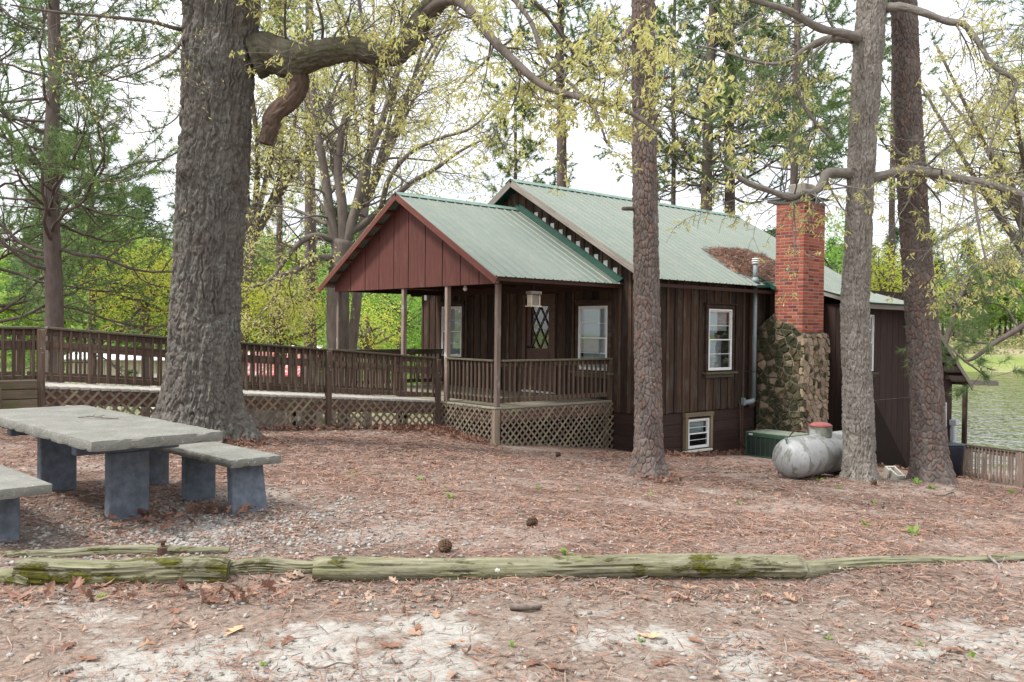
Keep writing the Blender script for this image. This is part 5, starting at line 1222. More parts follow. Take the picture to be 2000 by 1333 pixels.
# ---- air conditioner
ax0, ax1, ay0, ay1 = 1.49, 2.55, 5.50, 6.25; az = -1.13
ac = thing('air_conditioner', 'low dark green air conditioner cabinet at the foot of the chimney', 'air conditioner', ((ax0 + ax1) / 2, (ay0 + ay1) / 2, az))
mb = MB(); mb.box(((ax0 + ax1) / 2, (ay0 + ay1) / 2, az + .19), (ax1 - ax0 - .03, ay1 - ay0 - .03, .44)); obj('core', mb, M_ACD, ac)
mb = MB(); mb.box(((ax0 + ax1) / 2, (ay0 + ay1) / 2, az + .425), (ax1 - ax0, ay1 - ay0, .09), b=.01); obj('cabinet', mb, M_ACG, ac)
mb = MB(); mb.box(((ax0 + ax1) / 2, (ay0 + ay1) / 2, az + .474), (ax1 - ax0 - .04, ay1 - ay0 - .04, .006)); obj('pale_top', mb, M_ACT, ac)  # thin sheet in a paler tone over the cabinet top
mb = MB(); mb.box(((ax0 + ax1) / 2, (ay0 + ay1) / 2, az - .03), (ax1 - ax0, ay1 - ay0, .06), b=.01); obj('base_pan', mb, M_ACG, ac)
for k in range(10):
    x = ax0 + .02 + (ax1 - ax0 - .04) * k / 9; plank('grille_bar', (x, ay0 + .008, az), (x, ay0 + .008, az + .38), .016 if k % 9 else .04, .012, M_ACG, ac, (0, -1, 0), .002)
for k in range(7):
    y = ay0 + .02 + (ay1 - ay0 - .04) * k / 6; plank('grille_bar', (ax1 - .008, y, az), (ax1 - .008, y, az + .38), .016, .012, M_ACG, ac, (1, 0, 0), .002)
mb = MB(); mb.box((ax0 + .13, ay0 - .002, az + .43), (.09, .004, .028)); obj('name_plate', mb, M_WHITE, ac)
# ---- broken concrete block
q = G(1745, 938); M = Matrix.Translation((q[0], q[1], q[2] + .07)) @ Matrix.Rotation(-.5, 4, 'Z') @ Matrix.Rotation(.42, 4, 'Y')
blk = thing('concrete_block', 'pale broken concrete block tipped between the oak and the leaning pine', 'block', q)
mb = MB()
for c, s in (((-.13, 0, 0), (.035, .19, .19)), ((.13, .03, 0), (.035, .13, .19)), ((0, .078, 0), (.24, .034, .19)), ((.0, -.02, 0), (.24, .034, .16)), ((-.07, -.078, 0), (.1, .034, .19))): mb.box(tuple(M @ Vector(c)), s, M, .005)
obj('block_shell', mb, M_BLOCK, blk)
mb = MB(); q2 = (q[0] + .12, q[1] + .28, h1(q[0] + .12, q[1] + .28) + .03); mb.box(q2, (.24, .15, .07), Matrix.Rotation(.7, 4, 'Z'), .01); obj('chip', mb, M_BLOCK, blk)
# ---- bird feeder under the porch eave
bf = thing('bird_feeder', 'small pale wooden bird feeder hanging from the porch eave', 'bird feeder', (.12, .76, 1.83))
mb = MB(); mb.box((.12, .76, 1.84), (.17, .27, .022), b=.004); obj('tray', mb, M_FEED, bf)
mb = MB(); mb.box((.12, .76, 1.95), (.1, .17, .2)); obj('seed_screen', mb, M_SEED, bf)
for y in (.66, .86):
    mb = MB(); mb.box((.12, y, 1.95), (.12, .022, .2), b=.003); obj('end_post', mb, M_FEED, bf)
mb = MB(); mb.box((.12, .76, 2.085), (.17, .26, .06), b=.008); obj('feeder_roof', mb, M_RAKE, bf)
mb = MB(); mb.tube([(.12, .76, 2.11), (.12, .76, 2.36)], .004, 5); obj('hanger', mb, M_BLACK, bf)
# ---- dark bin beside the lower railing
mb = MB(); q = P(1860, 930, 20.2); zb2 = h1(q[0], q[1]); mb.tube([(q[0], q[1], zb2), (q[0], q[1], zb2 + .72), (q[0], q[1], zb2 + .76)], [.2, .25, .26], 20); tb = thing('bin', 'dark blue plastic bin behind the leaning pine', 'bin', (q[0], q[1], zb2)); obj('body', mb, M_BIN, tb, True)
mb = MB(); mb.tube([(q[0], q[1], zb2 + .76), (q[0], q[1], zb2 + .79), (q[0], q[1], zb2 + .81)], [.27, .26, .1], 20); obj('lid', mb, M_BIN, tb, True)
# ---- lower railing by the lake
def low_rail(label, a, b, h, nb, sp):
    a = np.array(a); b = np.array(b); t = thing('wooden_railing', label, 'railing', tuple((a + b) / 2)); up = np.array([0, 0, 1.])
    n3 = np.cross(up, (b - a) / np.linalg.norm(b - a)); n3 = n3 if n3 @ (CP - a) > 0 else -n3
    plank('cap', a + up * h, b + up * h, .13, .036, M_CAP, t); plank('rail', a + up * (h - .08), b + up * (h - .08), .085, .034, M_POST, t, tuple(n3)); plank('rail', a + up * .1, b + up * .1, .085, .034, M_POST, t, tuple(n3))
    n = int(np.linalg.norm(b - a) / sp)
    for k in range(n):
        c = a + (b - a) * (k + .5) / n + n3 * .036; plank('baluster', c + up * .03, c + up * (h - .03), .036, .036, M_POST, t, tuple(n3))
    for k in range(nb + 1):
        c = a + (b - a) * (k / nb) + n3 * .0; plank('rail_post', c - up * .35, c + up * (h - .02), .1, .1, M_POST, t, tuple(n3))
    return t
low_rail('weathered brown railing in front of the lake with leaves at its foot', (2.95, 12.65, -2.12), (4.72, 11.33, -1.98), .79, 1, .135)
low_rail('weathered brown railing continuing past the corner post by the lake', (4.80, 11.28, -1.97), (6.6, 9.9, -1.8), .79, 1, .135)
low_rail('grey lower dock stair railing behind the front lake railing', (2.7, 13.7, -2.35), (4.6, 14.4, -2.5), .85, 1, .14)

# ---- timber edging
def timber(label, a, b, w, h, mat, seed, round_=False, sink=.03, taper=1.0, name='edging_timber'):
    a = np.array([a[0], a[1], h1(a[0], a[1])]) if len(a) == 2 else np.array(a); b = np.array([b[0], b[1], h1(b[0], b[1])]) if len(b) == 2 else np.array(b)
    Ln = np.linalg.norm(b - a); x = (b - a) / Ln; up = np.array([0, 0, 1.]); y = np.cross(up, x); y /= np.linalg.norm(y); z = np.cross(x, y)
    n = int(Ln / .02); m_ = 40; th = np.linspace(0, TAU, m_, endpoint=False); e = 2.0 if round_ else 4.5
    c, s = np.cos(th), np.sin(th); rr = (np.abs(c) ** e + np.abs(s) ** e) ** (-1 / e); T_ = np.linspace(0, 1, n)
    U, TH = np.meshgrid(T_ * Ln, th, indexing='ij'); RR = np.repeat(rr[None], n, 0); tp = (1 + (taper - 1) * T_)[:, None]
    py = np.cos(TH) * RR * w / 2; pz_ = np.sin(TH) * RR * h / 2 * tp
    pos = np.stack([U * 1.6, py * 70, pz_ * 70], -1) + seed; g = 1 - np.abs(2 * vnoise(pos) - 1); g2 = vnoise(np.stack([U * 2, py * 9, pz_ * 9], -1) + seed * 2)
    k = 1 - .13 * sst(.8, .96, g) - .045 * (g2 - .5) - .05 * vnoise(np.stack([U * 40, py * 60, pz_ * 60], -1))
    endf = np.minimum(U, Ln - U); k = k * (1 - .35 * sst(.06, 0, endf) * vnoise(np.stack([U * 0, py * 25, pz_ * 25], -1) + 4))
    cen = a[None] + x[None] * (T_ * Ln)[:, None] + up * (h / 2 - sink - .012) + up * (.012 * np.sin(T_ * 7 + seed))[:, None]
    V = cen[:, None] + y * (py * k)[..., None] + z * (pz_ * k)[..., None]; V = V.reshape(-1, 3); i, j = np.meshgrid(np.arange(n - 1), np.arange(m_), indexing='ij')
    Q = np.stack([i * m_ + j, (i + 1) * m_ + j, (i + 1) * m_ + (j + 1) % m_, i * m_ + (j + 1) % m_], -1).reshape(-1, 4)
    mb = MB(); mb.add(V, Q); c0 = mb.n; mb.add(np.concatenate([V[:m_], V[-m_:], [cen[0]], [cen[-1]]]), None, [(2 * m_, q, (q + 1) % m_) for q in range(m_)] + [(2 * m_ + 1, m_ + (q + 1) % m_, m_ + q) for q in range(m_)])
    o_ = obj(name, mb, mat, None, False, origin=tuple(a)); R = Matrix((x, y, z)).transposed().to_4x4(); o_.data.transform(R.inverted()); o_.matrix_basis = Matrix.Translation(Vector(a)) @ R; WM[o_.name] = o_.matrix_basis.copy()
    return tag(o_, label, 'timber', 'rotting timbers edging the gravel')
def mossy(name, moss_f):
    m = NT(name); v = m.obj((1.3, 14, 14)); g = m.noise(v, 2, 7, .65, .3); c = m.ramp(g, [(.28, (.075, .067, .048)), (.5, (.16, .152, .1)), (.72, (.25, .24, .165))])
    c = m.mix(m.fr(m.noise(m.obj((1.5, 6, 6)), 1.6, 5, .65), .5, .66), c, (.155, .153, .085)); ms = m.noise(m.obj((1.4, 3.5, 3.5)), 2.3, 7, .7)
    c = m.mix(m.fr(ms, *moss_f), c, m.ramp(m.noise(m.obj(), 40, 3, .6), [(.3, (.035, .04, .006)), (.7, (.12, .11, .018))])); c = m.mix(m.fr(m.noise(m.obj(), 7, 4, .7), .70, .73), c, (.5, .5, .45))
    return m.pbr(c, .95, m.bump(m.add(g, m.fr(ms, *moss_f)), .8, .015), Specular_IOR_Level=.15)
M_MOSS1 = mossy('mossy timber', (.5, .58)); M_MOSS2 = mossy('mossy log', (.56, .64))
gp = lambda x, y: G(x, y)[:2]
timber('squared moss covered timber with white lichen under the concrete bench', gp(34, 1128), gp(447, 1126), .15, .15, M_MOSS1, 2, sink=.03)
timber('thin split board lying behind the moss covered timber', (*gp(5, 1086), h1(*gp(5, 1086)) + .0), (*gp(447, 1080), h1(*gp(447, 1080)) + .005), .07, .075, M_MOSS2, 4, sink=.02)
timber('short rotted timber between the squared timber and the round log', gp(452, 1112), gp(660, 1110), .11, .10, M_MOSS2, 6, sink=.03)
timber('long round mossy log running along the gravel edge', gp(612, 1127), gp(1568, 1121), .16, .165, M_MOSS2, 9, True, .025)
timber('half buried weathered log tapering into the pine straw', gp(1560, 1122), gp(2010, 1092), .15, .135, M_MOSS2, 12, True, .03, .35)
timber('short sawn timber stub with a pale worn top', (*gp(-60, 1112), -.17), (*gp(62, 1138), -.19), .13, .13, M_MOSS2, 15, sink=.01)
mb = MB(); q = G(318, 1085); zq = q[2] + .055; mb.tube([(q[0], q[1], zq - .1), (q[0], q[1], zq), (q[0], q[1], zq + .004)], [.038, .036, .016], 16); mb.tube([(q[0], q[1], zq), (q[0], q[1], zq + .03)], .013, 10); mb.tube([(q[0], q[1], zq + .03), (q[0], q[1], zq + .045)], [.024, .022], 12)
tag(obj('pipe_cap', mb, M_RUST, smooth=False), 'rusty iron pipe cap standing behind the moss covered timber', 'pipe')

# ---- pine cones, sticks
def cone(label, q, s, rot):
    t = thing('pine_cone', label, 'pine cone', q, 'pine cones on the yard'); mb = MB(); r_ = np.random.default_rng(int(q[0] * 100)); M = Matrix.Translation((q[0], q[1], q[2] + s * .42)) @ Matrix.Rotation(rot, 4, 'Z') @ Matrix.Rotation(1.2, 4, 'Y')
    A = np.array(M); mb.tube([tuple(M @ Vector((0, 0, z * s))) for z in np.linspace(-.55, .6, 7)], [s * v for v in (.1, .28, .33, .3, .24, .16, .03)], 10); obj('core', mb, M_CONE, t)
    sc = MB()
    for k in range(90):
        u = k / 90; a = k * 2.39996; z = (-.5 + 1.05 * u) * s; r0 = s * .46 * math.sin(math.pi * (.16 + .78 * u)) ** .7; d = np.array([math.cos(a), math.sin(a), .35]); p0 = np.array([math.cos(a) * r0 * .5, math.sin(a) * r0 * .5, z]); tn = np.array([-math.sin(a), math.cos(a), 0])
        V = np.array([p0 - tn * s * .04, p0 + tn * s * .04, p0 + d * r0 * .7 + tn * s * .085, p0 + d * r0 * .82 + np.array([0, 0, s * .05]), p0 + d * r0 * .7 - tn * s * .085, p0 + d * r0 * .55 - np.array([0, 0, s * .04])])
        sc.add(V @ A[:3, :3].T + A[:3, 3], [(0, 1, 2, 4)], [(2, 3, 4), (0, 5, 1), (1, 5, 2), (4, 5, 0), (5, 3, 2), (5, 4, 3)])
    obj('scales', sc, M_CONE, t)['kind'] = 'stuff'
cone('round pine cone lying alone on the open pine straw', G(1038, 1030), .085, .4); cone('open brown pine cone just behind the round mossy log', G(868, 1078), .085, 2.0)
cone('dark pine cone at the foot of the pale oak', G(1706, 948), .08, 1.1); cone('small pine cone near the porch lattice', G(1090, 893), .08, .2)
def stick(label, pts, r, mat=M_STICK, name='stick'):
    q = smooth_path([(x, y, z) for x, y, z in pts], 6); q = q + (vnoise(q * 9)[:, None] - .5) * .02; mb = MB(); mb.tube(q, np.linspace(r, r * .6, len(q)), 7); return tag(obj(name, mb, mat, smooth=True), label, 'stick')
def gl(*a, up=.012): return [(lambda g_: (g_[0], g_[1], g_[2] + up))(G(x, y)) for x, y in a]
stick('short thick lichened stick lying on the pale sand', gl((998, 1192), (1030, 1196), (1058, 1190), up=.02), .021)
stick('dark crooked stick in the leaves below the moss covered timber', gl((105, 1150), (118, 1162), (135, 1166), (152, 1168), up=.015), .009)
stick('long thin stick on the straw below the round log', gl((1285, 1145), (1330, 1154), (1380, 1160), (1425, 1161)), .005)
stick('thin curved stick at the sandy foreground edge', gl((585, 1298), (622, 1312), (660, 1302), (700, 1304)), .005)
stick('bleached splinter of wood leaning off the half buried log', [(lambda g_: (g_[0], g_[1], g_[2] + .06))(G(1932, 1098)), *gl((1950, 1112), (1972, 1126))], .012, M_RAKE, 'splinter')
stick('dark fallen stick lying in front of the propane tank', gl((1365, 922), (1420, 925), (1480, 924), (1520, 921)), .014)
stick('crooked stick lying on straw near the lake railing', gl((1815, 965), (1840, 970), (1862, 963), (1870, 978)), .012)
stick('grey stick half buried near the lake railing post', gl((1865, 935), (1900, 943), (1935, 950)), .018)

# ================================================================== trees behind the cabin
def mid_pine(label, bx, d, top_y, r, seed, z0t=.3, n=30, L0=2.6, needles=16, wd_=.018, lean=0., ln=.25, group=None):
    rg = np.random.default_rng(seed); b = P(bx, 640, d); zg = h1(b[0], b[1]); tp = P(bx + lean, top_y, d); t = thing('pine_tree', label, 'tree', (b[0], b[1], zg), group)
    pts = np.linspace(0, 1, 9)[:, None]; c = np.array([b[0], b[1], zg - .2]) * (1 - pts) + tp * pts; c[:, :2] += rg.normal(0, .04, (9, 2)); mb = MB(); mb.tube(c, np.linspace(r * 1.12, r * .45, 9), 12); obj('trunk', mb, M_BPF, t, True)
    mb = MB(); nd = MB(); st = c[0] + (c[-1] - c[0]) * z0t; pine_crown(mb, nd, st, c[-1], r, rg, n, L0, 0., needles, ln, wd_)
    obj('branches', mb, M_BPF, t, True); obj('foliage', nd, M_PINE, t); return t
mid_pine('tall pine with reddish trunk and drooping boughs behind the ramp railing', 105, 25, -330, .26, 41, .30, 60, 3.6, 16, .018)
mid_pine('bushy pine at the edge of the clearing left of the reddish pine', -25, 28, -200, .26, 42, .22, 56, 4.2, 16, .02)
mid_pine('dark pine standing behind the reddish pine trunk', 180, 36, 290, .2, 43, .25, 44, 3.0, 14, .024)
mid_pine('thin pine just past the big oak trunk', 548, 40, -60, .17, 44, .35, 34, 2.6, 14, .026)
mid_pine('straight pine left of the forked oak', 606, 36, -200, .27, 45, .55, 26, 2.4, 12, .024)
mid_pine('pine rising behind the main roof ridge', 1102, 42, -150, .33, 46, .62, 40, 3.2, 14, .028, -8)
mid_pine('young pine peeking over the main roof front', 1006, 46, 180, .16, 47, .45, 34, 2.3, 14, .03)
mid_pine('slim pine between the ridge pines', 1312, 40, -80, .14, 48, .5, 26, 2.2, 14, .026, 6)
mid_pine('stout pine rising behind the middle of the roof', 1378, 38, -260, .30, 49, .45, 56, 3.6, 15, .026, 14)
mid_pine('second stout pine close beside its twin behind the roof', 1424, 41, -240, .30, 50, .45, 56, 3.6, 15, .028, 6)
mid_pine('pine standing behind the brick chimney', 1552, 34, -200, .2, 51, .48, 44, 3.0, 15, .024, 6)
mid_pine('pine seen between the pale oak and the leaning pine', 1745, 46, -40, .2, 52, .55, 30, 2.8, 13, .03)
mid_pine('tall pine on the lake shore right of the cabin', 2190, 26, -200, .26, 53, .3, 56, 4.2, 16, .02)
# low pine bough reaching over the water from the shore pine
rg = np.random.default_rng(60); mb = MB(); nd = MB(); b = P(2090, 640, 17.5)
t = thing('pine_tree', 'leaning shore pine with one low bough reaching over the lake', 'tree', (b[0], b[1], h1(b[0], b[1])))
tm = MB(); tm.tube([(b[0], b[1], h1(b[0], b[1]) - .2), (b[0] + .1, b[1], 3.), (b[0] + .3, b[1], 8.)], [.22, .2, .14], 10); obj('trunk', tm, M_BPF, t, True)
q, r = limb(mb, px((2090, 575, 17.5), (2030, 615, 17.2), (1985, 645, 17.), (1940, 672, 16.8), (1905, 698, 16.6), (1885, 706, 16.5)), .075, .03, 9)
tips = []
for a, nb in ((px((1940, 672, 16.8), (1900, 668, 16.9), (1860, 662, 17.)), 8), (px((1885, 706, 16.5), (1905, 720, 16.4), (1930, 740, 16.4)), 5), (px((1885, 706, 16.5), (1868, 690, 16.6), (1850, 672, 16.8)), 6), (px((1990, 642, 17.), (1960, 600, 17.2), (1910, 590, 17.4)), 9), (px((2020, 620, 17.1), (1980, 560, 17.4), (1940, 545, 17.6)), 9)):
    q2, r2 = limb(mb, a, .025, .008, 6); sprout(mb, q2, r2, nb, rg, tips, .5, 1, .1)
tufts(nd, np.array([q[0] for q in tips]), np.array([q[1] for q in tips]), 22, .19, .009, rg); obj('bough', mb, M_BPF, t, True); obj('foliage', nd, M_PINE, t)

# forked oak behind the porch
rg = np.random.default_rng(70); d = 22.5; b = P(662, 690, d); zg = h1(b[0], b[1])
t = thing('oak_tree', 'forked oak with several rising stems behind the porch gable', 'tree', (b[0], b[1], zg)); mb = MB()
q0 = np.vstack([[b[0], b[1], zg - .2], px((660, 600, d), (664, 520, d), (672, 470, d))]); limb(mb, q0, .30, .26, 14, 6, .12); obj('trunk', mb, M_BFAR, t, True)
mb = MB(); tips = []
for pth, r0, r1, c in ((px((664, 545, d), (658, 480, d), (645, 420, d), (636, 350, d), (624, 280, d), (610, 200, d + .5), (612, 90, d + 1)), .17, .06, 16), (px((666, 545, d), (670, 475, d), (668, 400, d), (660, 330, d), (668, 260, d), (690, 180, d), (700, 60, d)), .17, .06, 15),
    (px((668, 545, d), (678, 470, d), (700, 390, d), (715, 320, d), (742, 250, d), (770, 160, d), (800, 60, d)), .17, .06, 15), (px((675, 460, d), (720, 430, d), (760, 395, d - .5), (800, 360, d - 1), (850, 330, d - 1.2), (900, 295, d - 1.4), (960, 265, d - 1.5)), .12, .02, 12),
    (px((745, 405, d - .4), (760, 350, d - .8), (800, 300, d - 1), (860, 270, d - 1.2), (920, 250, d - 1.4), (985, 190, d - 1.6)), .08, .02, 10), (px((655, 470, d), (610, 462, d - .3), (570, 490, d - .6), (530, 545, d - .9), (488, 562, d - 1.1)), .1, .03, 10),
    (px((660, 505, d), (615, 505, d - .5), (575, 530, d - .8), (545, 540, d - 1.), (528, 562, d - 1.1)), .1, .04, 8), (px((640, 440, d), (600, 420, d + .4), (560, 405, d + .7), (510, 400, d + 1.)), .06, .02, 8), (px((690, 420, d), (720, 340, d + .4), (760, 310, d + .7), (850, 315, d + 1)), .06, .02, 8)):
    q, r = limb(mb, pth, r0, r1, 8); sprout(mb, q, r, c, rg, tips, 1.5, 2, .1, .25, rr=.3)
obj('limbs', mb, M_BFAR, t, True); lf = MB(); tp = np.array([q[0] for q in tips]); leaves(lf, tp[rg.random(len(tp)) < .2], 8, .12, .045, .08, rg, .9); obj('foliage', lf, M_LOAK, t)

# leafy trees in fresh yellow green
def leafy(label, bx, d, cy, rx, rz_, seed, mat, n=700, per=6, ln=.13, r=.16, name='leafy_tree', group=None, holes=.5, base=None):
    rg = np.random.default_rng(seed); b = P(bx if base is None else base, 640, d); zg = h1(b[0], b[1]); c = P(bx, cy, d); t = thing(name, label, 'tree', (b[0], b[1], zg), group); mb = MB(); tips = []
    tr = MB(); tr.tube(smooth_path([(b[0], b[1], zg - .2), (b[0] + (c[0] - b[0]) * .15, b[1] + (c[1] - b[1]) * .15, (zg + c[2]) / 2), (c[0], c[1], c[2])], 6), np.linspace(r * 1.2, r * .4, 13), 9); obj('trunk', tr, M_BFAR, t, True)
    u = nrm(rg.normal(0, 1, (n, 3))) * (rg.random((n, 1)) ** (1 / 2.2)); pt = c + u * np.array([rx, rx, rz_]); keep = vnoise(pt * (1.6 / max(.6, rx * .35))) > .5 - (1 - holes) * .3; pt = pt[keep]
    for k in range(16):
        e = pt[rg.integers(len(pt))]; st = np.array([b[0], b[1], zg]) * .3 + c * .7; st = st + (c - st) * rg.random(); mb.tube(smooth_path([st, (st + e) / 2 + rg.normal(0, .25, 3), e], 4), np.linspace(r * .4, .012, 9), 5)
    obj('limbs', mb, M_BFAR, t, True); lf = MB(); leaves(lf, pt, per, ln, ln * .5, .26 * max(.6, rx / 4), rg, .35); obj('foliage', lf, mat, t); return t
leafy('bright yellow green oak behind the ramp, beside the big oak trunk', 285, 31, 560, 2.3, 1.9, 81, M_LYEL, 900, 7, .12)
leafy('low yellow green oak spreading behind the ramp railing', 548, 27, 605, 2.1, 1.5, 82, M_LYEL, 1000, 7, .11)
leafy('yellow green sapling just past the forked oak', 720, 34, 640, 1.6, 1.3, 83, M_LYEL, 420, 6, .12)
leafy('fresh green tree seen through the open porch', 780, 46, 600, 3.2, 3.2, 84, M_LGRN, 1300, 7, .17)
leafy('fresh green tree half hidden by the porch post', 705, 60, 560, 4, 4, 85, M_LGRN, 1200, 7, .2)
leafy('light green tree rising between the chimney and the pale oak', 1625, 55, 520, 2.8, 3.4, 86, M_LGRN, 900, 7, .2)
leafy('yellow green tree between the pale oak and the leaning pine', 1740, 36, 545, 1.9, 1.5, 87, M_LYEL, 600, 7, .14)
leafy('sparse yellow green tree on the shore past the leaning pine', 1905, 34, 500, 2.6, 2.1, 88, M_LYEL, 520, 6, .13, holes=.9, base=1822)
def spring_oak(label, base, d, cx_, cy, rx, seed, nl=9, frac=.4, ln=.12):
    rg = np.random.default_rng(seed); b = P(base, 640, d); zg = h1(b[0], b[1]); c = P(cx_, cy, d); t = thing('oak_tree', label, 'tree', (b[0], b[1], zg)); tr = MB(); fk = np.array([b[0] + (c[0] - b[0]) * .35, b[1] + (c[1] - b[1]) * .35, zg + (c[2] - zg) * .55])
    limb(tr, np.array([(b[0], b[1], zg - .2), (np.array([b[0], b[1], zg]) + fk) / 2 + rg.normal(0, .08, 3), fk]), .2, .14, 10, 6, .1); obj('trunk', tr, M_BFAR, t, True); mb = MB(); tips = []
    for k in range(nl):
        a = k * TAU / nl + rg.uniform(-.3, .3); e = c + np.array([math.cos(a) * rx * .75, math.sin(a) * rx * .75, rg.uniform(-.25, .5) * rx]); q, r = limb(mb, np.array([fk - [0, 0, .25], fk + (e - fk) * .45 + rg.normal(0, .2, 3), e]), .09, .03, 6, 6); sprout(mb, q, r, 9, rg, tips, rx * .42, 2, .15, .25, rr=.4)
    obj('limbs', mb, M_BFAR, t, True); lf = MB(); tp = np.array([q[0] for q in tips]); leaves(lf, tp[rg.random(len(tp)) < frac], 7, ln, ln * .38, .07, rg, .9); obj('foliage', lf, M_LOAK, t)
spring_oak('high yellow green oak crown leaning in from the lake side', 2090, 20, 1960, 190, 2.4, 89, 9, .4, .1)
spring_oak('tall spring oak whose crown rises behind the porch roof', 668, 29, 800, -10, 3.4, 90, 9, .28)
spring_oak('tall spring oak whose crown rises behind the forked oak', 452, 28, 560, 130, 3.0, 91, 10, .38)

# far trees: a few kinds, copied as individuals
def proto(name, kind, seed, hgt, mat):
    rg = np.random.default_rng(seed); t = thing(name, '-', 'tree', (0, 0, 0)); tr = MB(); tr.tube([(0, 0, -.5), (.1, .05, hgt * .5), (0, 0, hgt * .97)], [.24, .18, .05], 7); obj('trunk', tr, M_BFAR, t, True); lf = MB()
    if kind == 'pine':
        n = 1100; h = rg.uniform(.38, 1, n); a = rg.uniform(0, TAU, n); R = hgt * .17 * (1.12 - h) / .62 * rg.uniform(.2, 1, n) ** .6; pt = np.stack([np.cos(a) * R, np.sin(a) * R, h * hgt], 1); keep = vnoise(pt * .8 + seed) > .4; pt = pt[keep]
        leaves(lf, pt, 5, .75, .14, .3, rg, -.1)
    else:
        pt = []
        for k in range(16):
            cc = np.array([rg.normal(0, hgt * .13), rg.normal(0, hgt * .13), hgt * rg.uniform(.3, .88)]); pt.append(cc + nrm(rg.normal(0, 1, (75, 3))) * rg.random((75, 1)) ** .4 * hgt * rg.uniform(.09, .17))
        leaves(lf, np.concatenate(pt), 4, .5, .32, .32, rg, .2)
    obj('crown', lf, mat, t); return t
protos = {'pine': [proto('far_pine_tree', 'pine', s, h, M_FARP) for s, h in ((1, 20), (2, 17))], 'leaf': [proto('far_leafy_tree', 'leaf', s, h, M_FARG) for s, h in ((3, 13), (4, 15), (5, 11))]}
rg = np.random.default_rng(99); first = set()
def far_tree(kind, s, d, label, group, sc=1.):
    p = protos[kind][rg.integers(len(protos[kind]))]; x, y = CP[:2] + RH * s + FH * d; z = h1(x, y); M = Matrix.Translation((x, y, z)) @ Matrix.Rotation(rg.uniform(0, TAU), 4, 'Z') @ Matrix.Diagonal((sc * rg.uniform(.85, 1.15), sc * rg.uniform(.85, 1.15), sc * rg.uniform(.8, 1.15), 1))
    if p.name not in first: first.add(p.name); p.matrix_basis = M; o_ = p
    else: o_ = dup(p, M)
    o_['label'] = label; o_['group'] = group
def band(n, t0, t1, d0, d1, pp_, lab_l, lab_p, grp, sc=1.):
    for k in range(n):
        t = t0 + (t1 - t0) * (k + rg.random()) / n; d = rg.uniform(d0, d1); kd = 'pine' if rg.random() < pp_ else 'leaf'; far_tree(kd, t * d, d, lab_p if kd == 'pine' else lab_l, grp[0] if kd == 'leaf' else grp[1], sc)
band(30, -.64, .08, 62, 88, .3, 'light green hardwood in the wood behind the ramp', 'dark pine in the wood behind the ramp', ('hardwoods behind the ramp', 'pines behind the ramp'), .8)
band(26, -.66, .1, 92, 125, .4, 'pale hardwood in the far rank behind the ramp wood', 'tall pine in the far rank behind the ramp wood', ('far hardwoods', 'far pines'), .95)
band(46, .3, .66, 152, 185, .5, 'light green hardwood on the far lake shore', 'tall pine on the far lake shore', ('hardwoods across the lake', 'pines across the lake'), 1.0)
band(14, .08, .34, 70, 110, .5, 'light green hardwood behind the cabin', 'dark pine behind the cabin', ('hardwoods behind the cabin', 'pines behind the cabin'), .8)
# low scrub along the far bank and beyond: uncountable
sc_ = MB(); n = 2600; dd_ = rg.uniform(133, 165, n); tt = rg.uniform(.3, .7, n); xy = CP[:2] + RH * (tt * dd_)[:, None] + FH * dd_[:, None]; zz = H(xy[:, 0], xy[:, 1]); pt = np.column_stack([xy, zz + rg.random(n) ** 2 * 1.8])[vnoise(np.column_stack([xy * .12, zz * 0])) > .45]
leaves(sc_, pt, 7, .7, .35, .5, rg, -.2); tag(obj('scrub', sc_, leaf('bank scrub', [(.34, .27, .16), (.2, .27, .08), (.4, .33, .2), (.16, .25, .07)], .4)), 'pale scrub growing along the far lake bank', 'scrub', kind='stuff')
wd2 = MB(); n = 9000; dd_ = rg.uniform(128, 240, n); tt = rg.uniform(-.72, .75, n); xy = CP[:2] + RH * (tt * dd_)[:, None] + FH * dd_[:, None]; ok = ~((tt > .28) & (dd_ < 178)); xy = xy[ok]; zz = H(xy[:, 0], xy[:, 1]); top = 9 + 7 * vnoise(np.column_stack([xy * .09, zz * 0])); pt = np.column_stack([xy, zz + rg.random(len(zz)) * top])
leaves(wd2, pt, 7, 1.3, .8, 1.0, rg, .2); tag(obj('distant_woods', wd2, leaf('distant woods leaf', [(.1, .19, .05), (.15, .26, .06), (.22, .31, .08), (.08, .14, .05)], .4)), 'distant spring woods closing off the view', 'woods', kind='stuff')
un = MB(); n = 3600; dd_ = rg.uniform(48, 100, n); tt = rg.uniform(-.7, .1, n); xy = CP[:2] + RH * (tt * dd_)[:, None] + FH * dd_[:, None]; zz = H(xy[:, 0], xy[:, 1]); k_ = (vnoise(np.column_stack([xy * .15, zz * 0])) > .42) & ((dd_ > 66) | (tt > -.5)); pt = np.column_stack([xy, zz + rg.random(n) ** 1.5 * 4])[k_]
leaves(un, pt, 8, .45, .28, .5, rg, .1); tag(obj('undergrowth', un, leaf('undergrowth leaf', [(.13, .25, .06), (.2, .33, .075), (.28, .4, .09)], .45)), 'fresh green undergrowth in the wood behind the ramp', 'undergrowth', kind='stuff')

